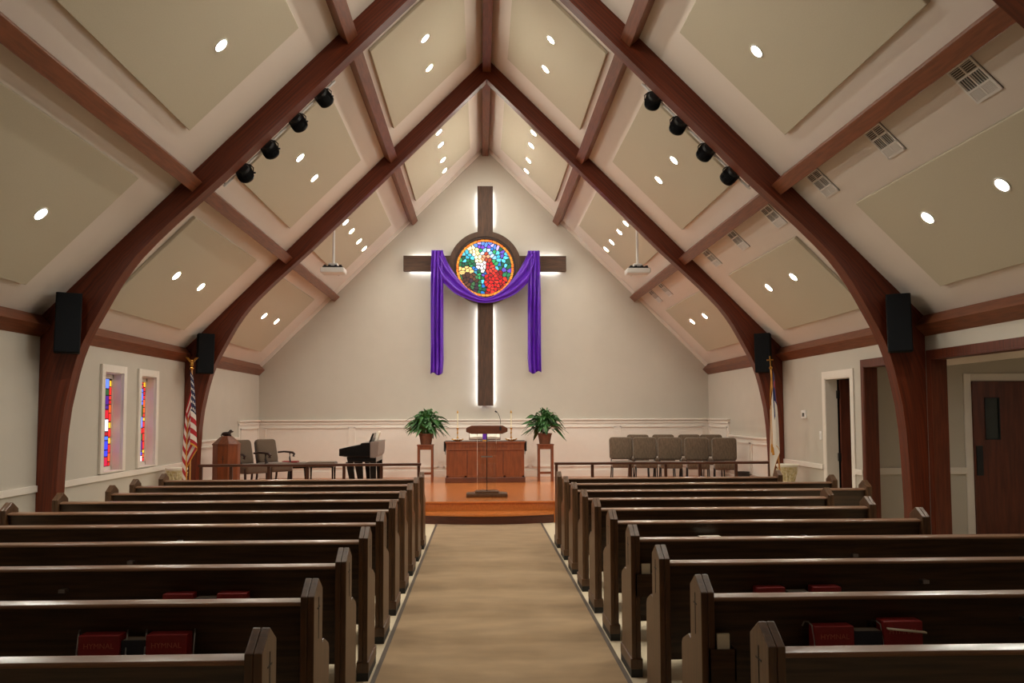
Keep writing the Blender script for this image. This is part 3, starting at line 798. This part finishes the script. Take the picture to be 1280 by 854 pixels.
def armchair():
    c = empty('armchair', (0, 0, STG))
    t = MB(); soft_box(t, -.25, .25, -.29, .22, .30, .475, .06); t.build('seat', M['fabric'], c, smooth=True)
    m = Matrix.Translation((0, .19, .46)) @ Matrix.Rotation(math.radians(-14), 4, 'X')
    t = MB(); cushion(t, .47, .475, .10, .07, m, .035); t.build('backrest', M['fabric'], c, smooth=True)
    for s in (-1, 1):
        t = MB(); pts = [(s * .27, .22, .66), (s * .275, .05, .675), (s * .28, -.12, .67), (s * .28, -.22, .66), (s * .28, -.265, .63), (s * .28, -.255, .595), (s * .28, -.225, .60)]
        t.tube(pts, [.018, .018, .02, .024, .024, .02, .014]); t.tube([(s * .27, -.16, .48), (s * .285, -.12, .56), (s * .28, -.13, .66)], .018)
        t.build('arm', M['chairwood'], c, smooth=True)
        MB().tube([(s * .24, -.23, .40), (s * .24, -.235, .2), (s * .235, -.24, 0.0)], [.026, .022, .016]).build('leg', M['chairwood'], c, smooth=True)
        MB().tube([(s * .23, .2, .42), (s * .23, .22, .2), (s * .23, .27, 0.0)], [.024, .02, .016]).build('leg', M['chairwood'], c, smooth=True)
        MB().tube([(s * .235, .2, .42), (s * .24, .24, .62), (s * .24, .29, .86)], [.02, .018, .012]).build('back_post', M['chairwood'], c, smooth=True)
    return c
c1 = armchair(); c1.location = (-4.50, 16.9, STG); c1.rotation_euler.z = math.radians(50)
tag(c1, 'taupe upholstered armchair with dark scroll arms, nearest the font', 'chair', 'chancel armchairs')
c2 = copy_tree(c1); c2.location = (-4.15, 17.42, STG); c2['label'] = 'taupe upholstered armchair with dark scroll arms, between armchair and stool'
def stool(w, d, h, x, y, rz, name, lab, cat, splay):
    o = empty(name, (x, y, STG), rz); tag(o, lab, cat)
    t = MB(); soft_box(t, -w / 2, w / 2, -d / 2, d / 2, h - .08, h, .03); t.build('seat', M['fabric'], o, smooth=True)
    for a in (-1, 1):
        for b_ in (-1, 1):
            MB().tube([(a * (w / 2 - .05), b_ * (d / 2 - .05), h - .07), (a * (w / 2 - .05 + splay), b_ * (d / 2 - .05 + splay), 0)], [.02, .012]).build('leg', M['blackgloss'], o)
    t = MB(); t.box(-w / 2 + .04, w / 2 - .04, -d / 2 + .04, d / 2 - .04, h - .11, h - .078); t.build('seat_frame', M['blackgloss'], o)
    return o
stool(.40, .38, .445, -3.80, 17.95, .3, 'padded_stool', 'taupe padded stool with thin dark legs beside the armchairs', 'stool', .03)
o = MB().box(-.15, .15, -.1, .1, 0, .03, bev=.003).build('red_book', M['red'], loc=(-3.93, 17.9, STG + .447)); tag(o, 'red book lying on the padded stool', 'book')
stool(.56, .36, .49, -3.20, 17.3, 0, 'piano_bench', 'taupe padded bench left of the black keyboard', 'bench', 0)

# digital piano (side on)
pn = empty('digital_piano', (-2.45, 17.6, STG)); tag(pn, 'black upright digital piano seen from its end', 'piano')
def P(pts, y0, y1, m, name, bev=.006):
    return MB().prism([(x + 2.45, z - STG) for x, z in pts], y0, y1, 'y', bev=bev).build(name, m, pn)
P([(-2.82, .92), (-2.82, 1.055), (-2.62, 1.10), (-2.42, 1.135), (-2.40, 1.165), (-2.23, 1.175), (-2.23, .90), (-2.70, .905)], -.6, .6, M['blackgloss'], 'case')
P([(-2.23, .885), (-2.23, 1.185), (-2.07, 1.2), (-2.075, 1.05), (-2.09, .93), (-2.13, .88)], -.6, .6, mat('lit_black_panel', rgb(120, 108, 100), .35), 'rear_panel')  # black panel coloured grey: reflected light is put into its colour
P([(-2.68, .90), (-2.66, .80), (-2.12, .80), (-2.12, .90)], -.58, .58, M['blackgloss'], 'key_bed')
for x0, x1, x2, x3 in ((-2.70, -2.56, -2.51, -2.60), (-2.48, -2.38, -2.36, -2.43), (-2.24, -2.12, -2.12, -2.22)):
    for y in (-.55, .50):
        P([(x0, .80), (x1, .80), (x2, STG), (x3, STG)], y, y + .05, M['blackgloss'], 'leg', 0)
MB().box(-.02, .06, -.1, .1, .01, .09, bev=.01).build('pedal_box', M['blackgloss'], pn)
t = MB(); t.prism([(.16, .85), (.2, .85), (.26, 1.02), (.235, 1.04)], -.35, .2); t.build('music_rack', M['blackgloss'], pn)
o = MB().prism([(0, 0), (.035, 0), (.08, .15), (.06, .19), (.03, .18)], -.15, .15, bev=.004).build('sheet_music', M['paper'], loc=(-2.178, 17.5, STG + .892)); tag(o, 'pale sheet music standing on top of the piano', 'sheet music')

# choir chairs (right)
def choir_chair():
    c = empty('choir_chair', (0, 0, STG))
    t = MB(); soft_box(t, -.215, .215, -.26, .2, .33, .46, .05); t.build('seat', M['fabricr'], c, smooth=True)
    m = Matrix.Translation((0, .2, .40)) @ Matrix.Rotation(math.radians(-9), 4, 'X')
    t = MB(); cushion(t, .468, .45, .09, .06, m @ Matrix.Translation((0, 0, .08)), .03); t.build('backrest', M['fabricr'], c, smooth=True)
    for s in (-1, 1):
        MB().tube([(s * .2, -.17, .385), (s * .205, -.19, .2), (s * .215, -.22, 0)], .012).build('leg', M['black'], c)
        MB().tube([(s * .2, .14, .385), (s * .205, .2, .2), (s * .215, .27, 0)], .012).build('leg', M['black'], c)
    t = MB()
    for s in (-1, 1): t.tube([(s * .2, -.17, .38), (s * .2, .14, .38), (s * .2, .22, .43), (s * .19, .25, .62)], .011)
    t.tube([(-.2, -.17, .375), (.2, -.17, .375)], .01)
    t.build('chair_frame', M['black'], c)
    return c
cc = choir_chair()
FR = [(775.5, 17.6, -4), (805, 17.45, -6), (836, 17.25, -8), (869.5, 17.0, -10), (904, 16.72, -12)]
BK = [(796, 18.55), (828, 18.5), (861, 18.4), (893, 18.2)]
ON = ['leftmost', 'second from left', 'middle', 'second from right', 'rightmost']
for k, (x, Y, a) in enumerate(FR):
    o = cc if k == 0 else copy_tree(cc); o.location = (px(x, Y + .2), Y, STG); o.rotation_euler.z = math.radians(a)
    tag(o, f'taupe cushioned choir chair, {ON[k]} of the front row behind right rail', 'chair', 'choir chairs')
for k, (x, Y) in enumerate(BK):
    o = copy_tree(cc); o.location = (min(px(x, Y + .2), 4.70), Y, STG); o.rotation_euler.z = math.radians(-8); o.scale = (1, 1, 1.03)
    tag(o, f'taupe cushioned choir chair, {["leftmost", "second from left", "second from right", "rightmost"][k]} of the half hidden back row', 'chair', 'choir chairs')
t = MB().lathe([(.09, 0), (.095, .01), (.12, .3), (.125, .31), (.115, .31), (.1, .28), (.0, .03)], n=24)
o = t.build('waste_bin', M['bag'], smooth=True, loc=(4.78, 16.35, STG)); tag(o, 'small dark bin at right end of choir chairs', 'bin')

# ------------------------------------------------------------------ urn pedestals
def urn():
    o = empty('plaster_pedestal', (0, 0, 0))
    MB().lathe([(.15, 0), (.15, .05), (.12, .07), (.10, .10), (.095, .60), (.10, .62)], n=28).build('shaft', M['stonep'], o, smooth=True)
    t = MB(); t.lathe([(.10, .62), (.105, .70), (.125, .78), (.15, .85), (.155, .865)], n=28)
    for k in range(16):
        a = k * PI / 8; d = Vector((math.cos(a), math.sin(a), 0))
        t.tube([d * .10 + Vector((0, 0, .64)), d * .115 + Vector((0, 0, .71)), d * .14 + Vector((0, 0, .76 + .03 * (k % 2))), d * .165 + Vector((0, 0, .80 + .04 * (k % 2)))], [.016, .018, .014, .006], n=6)
    t.build('leafy_capital', M['stone'], o, smooth=True)
    MB().lathe([(.15, .862), (.165, .875), (.168, .90), (.16, .91), (.0, .91)], n=28).build('rim', M['stonep'], o, smooth=True)
    return o
u = urn(); u.location = (px(227.5, 13.7) , 13.7, 0); tag(u, 'cream plaster pedestal with leafy capital beside striped flag', 'pedestal', 'plaster pedestals')
u2 = copy_tree(u); u2.location = (px(986, 13.7), 13.7, 0); u2['label'] = 'cream plaster pedestal with leafy capital beside white flag'

# ------------------------------------------------------------------ flags
def drape(name, parent, colfn, z_top, hoist, fly_drop, wtop, wbot, folds, seed, m, skew=0):
    NS, NT = 72, 78; vs, fs, cs = [], [], []
    rn = random.Random(seed); ph = rn.random() * 6
    for j in range(NT + 1):
        for i in range(NS + 1):
            s = i / NS; t_ = j / NT
            z = z_top - t_ * hoist - s * fly_drop * (.25 + .75 * min(1, s * 1.2))
            dep = (z_top - z) / (hoist + fly_drop)
            w = wtop + (wbot - wtop) * min(1, dep * 1.35) ** .8
            a = s * PI * folds
            tri = math.asin(.985 * math.sin(a + .25)) / (PI / 2)
            x = w * tri * (1 - .15 * s) + skew * dep + .006 * math.sin(9 * dep + ph)
            y = -.02 - .05 * (1 - s) - .02 * math.cos(a * 1.0 + .25) * (.3 + dep)
            vs.append((x, y, z))
    for j in range(NT):
        for i in range(NS):
            a = j * (NS + 1) + i; fs.append((a, a + 1, a + NS + 2, a + NS + 1)); cs.append(colfn((i + .5) / NS, (j + .5) / NT))
    o = color_mesh(name, vs, fs, cs, m, parent, smooth=True)
    return o
RED, WHT, NVY, GLD = rgb(178, 28, 38), rgb(226, 214, 204), rgb(30, 32, 66), rgb(214, 150, 50)
def us(s, t_):
    if s > .965 or t_ > .975: return GLD
    if s < .42 and t_ < .54:
        i = s / .42 * 6; j = t_ / .54 * 6
        if (i % 1 - .5) ** 2 + (j % 1 - .5) ** 2 < .06: return WHT
        return NVY
    return RED if int(t_ * 13) % 2 == 0 else WHT
def chf(s, t_):
    if s > .98 or t_ > .985: return GLD
    if s < .62 and t_ < .40:
        a, b_ = s / .62, t_ / .40
        if (abs(a - .5) < .1 and .12 < b_ < .88) or (abs(b_ - .38) < .11 and .2 < a < .8): return RED
        return rgb(34, 34, 96)
    return rgb(232, 224, 214)
def flag(x, Y, lab, fn, finial, wb, folds, seed, skew, hoist, drop):
    o = empty('flag', (x, Y, 0)); tag(o, lab, 'flag')
    MB().lathe([(.13, 0), (.13, .02), (.05, .04), (.03, .08), (.02, .1)], n=28).build('stand', M['gold'], o, smooth=True)
    MB().tube([(0, 0, .09), (0, 0, 2.40)], .013, n=12).build('pole', mat('pole_wood', rgb(186, 132, 74), .4), o, smooth=True)
    drape('flag_cloth', o, fn, 2.36, hoist, drop, .035, wb, folds, seed, M['flag'], skew)
    t = MB()
    if finial == 'eagle':
        t.lathe([(.02, 2.39), (.03, 2.41), (.014, 2.43)], n=14); t.ball((0, 0, 2.47), .025, (1, .8, 1.6)); t.ball((0, -.01, 2.525), .015)
        for s in (-1, 1): t.prism([(s * .01, 2.48), (s * .075, 2.55), (s * .095, 2.575), (s * .06, 2.575), (s * .012, 2.53)], -.006, .006)
    else:
        t.lathe([(.02, 2.39), (.026, 2.41), (.012, 2.43)], n=14); t.box(-.009, .009, -.006, .006, 2.43, 2.59); t.box(-.05, .05, -.006, .006, 2.52, 2.538)
    t.build('finial', M['gold'], o)
    return o
flag(px(244, 13.35), 13.35, 'american flag with gold eagle finial draped on pole at left', us, 'eagle', .15, 1.75, 2, .01, 1.08, .70)
fr = flag(px(981, 13.35), 13.35, 'white christian flag with gold cross finial draped on pole', chf, 'cross', .10, 1.3, 5, -.10, 1.15, .60)
fr.rotation_euler.y = -math.atan2(.165, 2.5)
t = MB(); 
for k, (dx) in enumerate((-.055, -.04)): t.tube([(0, -.03, 2.37), (dx * .8 - .02, -.06, 2.0), (dx - .04, -.07, 1.6), (dx - .06, -.075, 1.25 - .04 * k)], .004, n=6); t.lathe([(.006, 1.25 - .04 * k), (.014, 1.22 - .04 * k), (.018, 1.12 - .04 * k)], (dx - .06, -.075, 0), n=10)
t.build('tassel_cord', M['goldcloth'], fr)

# ------------------------------------------------------------------ speakers on arches
def speaker():
    o = empty('wall_speaker', (0, 0, 0))
    MB().box(-.13, .13, -.12, .12, -.33, .33, bev=.012).build('cabinet', M['cab'], o)
    MB().box(-.12, .12, -.132, -.121, -.32, .32, bev=.004).build('grille', M['speaker'], o)
    t = MB(); t.box(-.03, .03, .12, .17, -.1, .1); t.build('bracket', M['black'], o)
    return o
sp = speaker(); k = 0
for yy, nm in ((A1, 'middle'), (A2, 'far')):
    for s in (-1, 1):
        o = sp if k == 0 else copy_tree(sp); k += 1
        o.location = (s * 4.655, yy - .19, 2.72); o.rotation_euler = (0, math.radians(-1 * s), math.radians(-24 * s))
        tag(o, f'black box loudspeaker on {SIDE[s]} side of the {nm} arch', 'speaker', 'loudspeakers on arches')

# ------------------------------------------------------------------ stage lights on pipes behind the middle arch
def pipe_pt(s, x): return Vector((s * x, 10.40, roof(x) - .305))
for s in (-1, 1):
    o = empty('lighting_pipe', pipe_pt(s, 2.5)); tag(o, f'thin grey pipe holding stage lights on {SIDE[s]} roof slope', 'pipe')
    a, b_ = pipe_pt(s, 1.85) - o.location, pipe_pt(s, 3.15) - o.location
    MB().tube([a, b_], .016, n=12).build('bar', M['plastic'], o, smooth=True)
    for f in (.02, .98):
        p = a.lerp(b_, f); MB().tube([p, p + Vector((s * .16, 0, .145))], .01).build('hanger', M['metal'], o)
def par():
    o = empty('stage_light', (0, 0, 0))
    m = Matrix.Rotation(math.radians(66), 4, 'X')
    t = MB(); t.lathe([(.03, .11), (.07, .10), (.092, .06), (.10, .0), (.10, -.07), (.108, -.075), (.108, -.09), (.09, -.09), (.08, -.04)], n=24, mtx=m)
    for k in range(7): 
        t.lathe([(.09, .07 - k * .02), (.112, .067 - k * .02), (.09, .064 - k * .02)], n=24, mtx=m)
    t.build('can', M['black'], o, smooth=True)
    t = MB(); t.tube([(-.118, 0, 0), (-.118, 0, .07), (-.07, 0, .112), (.07, 0, .112), (.118, 0, .07), (.118, 0, 0)], .008); t.tube([(.118, 0, 0), (.15, 0, 0)], .012)
    t.build('yoke', M['black'], o)
    t = MB(); t.box(-.018, .018, -.022, .022, .10, .13, bev=.004); t.build('clamp', M['black'], o)
    MB().lathe([(.0, -.085), (.083, -.085), (.083, -.08), (.0, -.08)], n=20, mtx=m).build('lens', M['metal'], o)
    return o
pr = par(); k = 0
for s in (-1, 1):
    for q, x in enumerate((1.985, 2.29, 2.62, 2.91)):
        o = pr if k == 0 else copy_tree(pr); k += 1
        p = pipe_pt(s, x); o.scale = (.88, .88, .88); o.location = (p.x, p.y + .0, p.z - .07); o.rotation_euler = (0, 0, math.radians(s * 12 + 7 * (q - 1.5)))
        tag(o, f'black stage light on {SIDE[s]} pipe, {["highest", "second from top", "third from top", "lowest"][q]}', 'stage light', 'stage lights under middle arch')
# real beams of the stage lights
for s in (-1, 1):
    for x, tx in ((2.02, -.2), (2.33, .4), (2.64, 1.0), (2.95, 2.2)):
        ld = bpy.data.lights.new('stage_beam', 'SPOT'); ld.energy = 120; ld.spot_size = math.radians(40); ld.spot_blend = .8; ld.color = (1, .96, .85); ld.shadow_soft_size = .08
        lo = bpy.data.objects.new('stage_beam', ld); COL.objects.link(lo); p = pipe_pt(s, x)
        lo.location = (p.x, p.y + .1, p.z - .26)
        d = Vector((s * tx, 18.2, 1.0)) - lo.location; lo.rotation_euler = d.to_track_quat('-Z', 'Y').to_euler()

# ------------------------------------------------------------------ projectors
def projector():
    o = empty('ceiling_projector', (0, 0, 0))
    MB().box(-.21, .21, -.16, .16, -.065, .03, bev=.025, seg=3).build('body', M['plastic'], o, smooth=True)
    t = MB(); t.box(-.17, .17, -.13, .13, .03, .055); 
    for x in (-.13, -.05, .06, .14): t.box(x - .02, x + .02, -.14, -.05, .05, .075)
    t.build('top_mount', M['black'], o)
    t = MB(); t.box(-.075, .075, -.07, .07, .075, .12, bev=.01); t.build('mount_plate', M['plastic'], o)
    MB().lathe([(.035, 0), (.035, .02), (.028, .03)], n=16, mtx=Matrix.Translation((.09, .165, -.02)) @ Matrix.Rotation(-PI / 2, 4, 'X')).build('lens', M['black'], o)
    MB().tube([(0, 0, .12), (0, 0, .885)], .022, n=14).build('drop_pipe', M['plastic'], o, smooth=True)
    return o
pj = projector(); pj.location = (-2.705, 15.5, 4.255); tag(pj, 'white ceiling projector on pole, left side of cross', 'projector', 'ceiling projectors')
pj2 = copy_tree(pj); pj2.location = (2.69, 15.5, 4.255); pj2['label'] = 'white ceiling projector on pole, right side of cross'

# thermostat and switch
o = MB().box(5.025, 5.05, 13.78, 13.97, 1.62, 1.75, bev=.006).build('thermostat', M['plastic']); tag(o, 'small white thermostat between white flag and doorway', 'thermostat')
MB().box(5.022, 5.026, 13.83, 13.92, 1.65, 1.71).build('display', M['dglass'], o)
o = MB().box(5.04, 5.05, 13.19, 13.26, 1.30, 1.43, bev=.003).build('light_switch', M['plastic']); tag(o, 'white light switch beside the open doorway', 'switch')
MB().box(5.034, 5.04, 13.215, 13.235, 1.345, 1.385).build('toggle', M['plastic'], o)

# ------------------------------------------------------------------ pews
ROWS = [11.34 - .92 * k for k in range(10)]     # front .. nearest
def endpanel(side):
    """outline (y, z) of a pew end, y forward from the rail"""
    t = MB()
    pts = [(-.045, .10), (-.045, .905), (.065, .968), (.165, .908), (.165, .655), (.215, .665), (.335, .615), (.355, .59), (.355, .10)]
    t.prism(pts, -.03, -.0005, 'x', bev=.0045, seg=2); t.prism(pts, .0005, .03, 'x', bev=.0045, seg=2)
    return t
def pew(length, side):
    """origin on the aisle face at floor; extends away from the aisle by length"""
    s = side
    root = empty('pew', (0, 0, 0))
    a, b_ = (.062 * s, (length - .062) * s); x0, x1 = min(a, b_), max(a, b_)
    # back slightly reclined
    t = MB(); t.prism([(.0, .861), (.045, .861), (.09, .37), (.06, .37)], x0, x1, 'x'); t.build('backrest', M['pew'], root)
    t = MB(); t.prism([(-.022, .862), (-.026, .870), (-.018, .879), (.045, .885), (.053, .878), (.053, .862)], x0, x1, 'x', bev=.003, seg=2); t.build('top_rail', M['pewrail'], root, smooth=True)
    t = MB(); t.prism([(.08, .405), (.08, .445), (.36, .455), (.395, .445), (.395, .41)], x0, x1, 'x', bev=.005, seg=1); t.build('seat', M['pew'], root)
    t = MB(); t.box(x0, x1, .07, .10, .33, .41); t.build('seat_support', M['pew'], root)
    for xc in (.031 * s, (length - .031) * s):
        t = endpanel(s); e = t.build('end_panel', M['pewend'], root, loc=(xc, 0, 0))
        t = MB(); t.box(-.04, .04, -.055, .375, .05, .12, bev=.008); t.build('plinth', M['pewend'], e)
        MB().box(-.037, .037, -.052, .372, 0, .051).build('kick_plate', M['black'], e)
        fx = -s * .0305 if xc * s < .5 else s * .0305
        t = MB(); t.box(fx - .001, fx + .001, .063, .069, .70, .885); t.box(fx - .001, fx + .001, .035, .097, .835, .841); t.build('cross_inlay', M['black'], e)
    return root
def rack(root, x, s):
    t = MB(); t.box(x - .33, x + .33, -.115, -.105, .53, .60); t.box(x - .33, x + .33, -.115, .05, .52, .53)
    t.box(x - .335, x - .325, -.115, .045, .52, .62); t.box(x + .325, x + .335, -.115, .045, .52, .62)
    t.build('book_rack', M['pew'], root)
def pocket(root, x):
    t = MB(); t.box(x - .06, x + .06, -.06, -.052, .52, .66); t.box(x - .06, x - .053, -.06, .03, .52, .66); t.box(x + .053, x + .06, -.06, .03, .52, .66); t.box(x - .06, x + .06, -.06, .05, .515, .522)
    t.build('card_pocket', M['pew'], root)
def cup_clip(root, x):
    t = MB(); t.box(x - .018, x + .018, -.035, .022, .752, .772, bev=.003); t.build('pencil_clip', M['metal'], root)
protos = {}
LEN = {-1: [3.33] * 10, 1: [3.33] * 10}
LEN[-1][2] = 3.22
LEN[1][0] = 2.92; LEN[1][3] = LEN[1][4] = LEN[1][5] = 2.47; LEN[1][1] = 3.26; LEN[1][2] = 3.26
AIS = {-1: -.84, 1: .865}
PEWS = {}
for s in (-1, 1):
    for k, Y in enumerate(ROWS):
        key = (LEN[s][k], s)
        if key not in protos:
            protos[key] = pew(*key); o = protos[key]
            rack(o, s * (1.60 - abs(AIS[s])), s)
            cup_clip(o, s * (2.36 - abs(AIS[s])))
        else: o = copy_tree(protos[key])
        o.location = (AIS[s], Y, 0); PEWS[(s, k)] = o
        extra = {9: ', nearest the viewer'}.get(k, '')
        nm = ORD[k] if k < 9 else 'last'
        tag(o, f'dark oak pew, {nm} row from the chancel, {SIDE[s]} block{extra}', 'pew', f'pews in the {SIDE[s]} block')
pocket(PEWS[(1, 8)], .09); pocket(PEWS[(1, 6)], .09)

# hymnals, bibles, papers
def hymnal(x, Y, zt, w, m, lab, letters=True, name='hymnal', d=.08, h=.215):
    o = empty(name, (x, Y, zt - h)); tag(o, lab, 'book')
    t = MB(); t.box(-w / 2, w / 2, -d / 2, d / 2, 0.0, h, bev=.006); t.build('cover', m, o, smooth=True)
    t = MB(); t.box(-w / 2 + .008, w / 2 - .006, -d / 2 + .006, d / 2 - .006, *((h - .003, h + .001) if name == 'bible' else (-.001, .004))); t.build('page_block', M['pagegrey'], o)
    if letters: text_mesh('title_lettering', 'HYMNAL', .032, (0, -d / 2 - .0008, h - .045), (PI / 2, 0, 0), M['redlet'], o, .0004)
    return o
for s, row, xs in ((-1, 8, (-1.745, -1.46)), (-1, 7, (-1.725, -1.44)), (1, 8, (1.445, 1.752)), (1, 7, (1.468, 1.778))):
    Y = ROWS[row] - .055
    rn = {8: 'second nearest pew', 7: 'third nearest pew'}[row]
    for q, x in enumerate(xs):
        zt = .762 if row == 8 else .753
        hymnal(x, Y, zt + (.02 if (s == 1 and row == 8 and q == 1) else 0), .175 if row == 8 else .158, M['red'], f'red hymnal on the back of {rn}, {SIDE[s]} block, {["left", "right"][q]} of the pair', row == 8)
    hymnal((xs[0] + xs[1]) / 2, Y + .005, .738 if row == 8 else .727, abs(xs[1] - xs[0]) - .18 if row == 8 else .12, M['navy'], f'dark blue bible between red hymnals on {rn}, {SIDE[s]} block', False, 'bible', .07, .19)
# wire hoops above the hymnals of the near racks
for s, xs in ((-1, (-1.862, -1.655, -1.575, -1.368)), (1, (1.335, 1.644))):
    for j, x in enumerate(xs):
        t = MB(); x0 = x - AIS[s]
        t.tube([(x0, .0, .745), (x0 + .004, -.015, .768), (x0 + .012, -.04, .772), (x0 + .02, -.065, .762), (x0 + .022, -.085, .70), (x0 + .022, -.1, .60)], .0035, n=6)
        t.build('wire_hoop', M['metal'], PEWS[(s, 8)])
o = MB().box(-.085, .085, -.012, .012, 0, .006, mtx=Matrix.Rotation(math.radians(6), 4, 'Y')).build('paper_bulletin', M['paper'], loc=(1.76, ROWS[8] - .109, .742)); tag(o, 'white folded paper resting on right hymnal of second nearest right pew', 'paper')
o = MB().box(-.08, .08, -.045, .045, 0, .004).build('paper_bulletin', M['paper'], loc=(1.62, ROWS[5] - .06, .772)); tag(o, 'white paper in the rack of the sixth pew, right block', 'paper')
for k, nm in ((8, 'second nearest'), (6, 'fourth nearest')):
    o = MB().box(-.028, .028, -.02, -.004, 0, .20, bev=.002).build('booklet', M['paper'], loc=(AIS[1] + .10, ROWS[k] - .02, .523)); tag(o, f'white booklet in pocket near aisle on {nm} pew, right block', 'booklet')

# ------------------------------------------------------------------ world, camera, view
w = bpy.data.worlds.new('World'); sc.world = w; w.use_nodes = True
w.node_tree.nodes['Background'].inputs[0].default_value = (.02, .02, .02, 1)
cd = bpy.data.cameras.new('camera'); cam = bpy.data.objects.new('camera', cd); COL.objects.link(cam)
f, yaw, pitch, roll, cx, sy = 1099.76, .0356, .0604, .0038, -.1109, 24.84
cy_, sy_ = math.cos(yaw), math.sin(yaw)
fwd = Vector((sy_ * math.cos(pitch), cy_ * math.cos(pitch), math.sin(pitch))); right = Vector((cy_, -sy_, 0)); down = fwd.cross(right)
r2 = math.cos(roll) * right + math.sin(roll) * down; d2 = -math.sin(roll) * right + math.cos(roll) * down
m = Matrix.Identity(4)
for i in range(3): m[i][0] = r2[i]; m[i][1] = -d2[i]; m[i][2] = -fwd[i]
m.translation = Vector((cx, 0, 1.7)); cam.matrix_world = m
cd.sensor_width = 36; cd.lens = f * 36 / 1280; cd.shift_y = sy / 1280; cd.clip_start = .05
sc.camera = cam
sc.view_settings.view_transform = 'Standard'; sc.view_settings.look = 'None'; sc.view_settings.gamma = 1; sc.view_settings.use_curve_mapping = False
sc.view_settings.exposure = 0
try: sc.cycles.use_denoising = True; sc.cycles.max_bounces = 8; sc.cycles.diffuse_bounces = 5
except Exception: pass
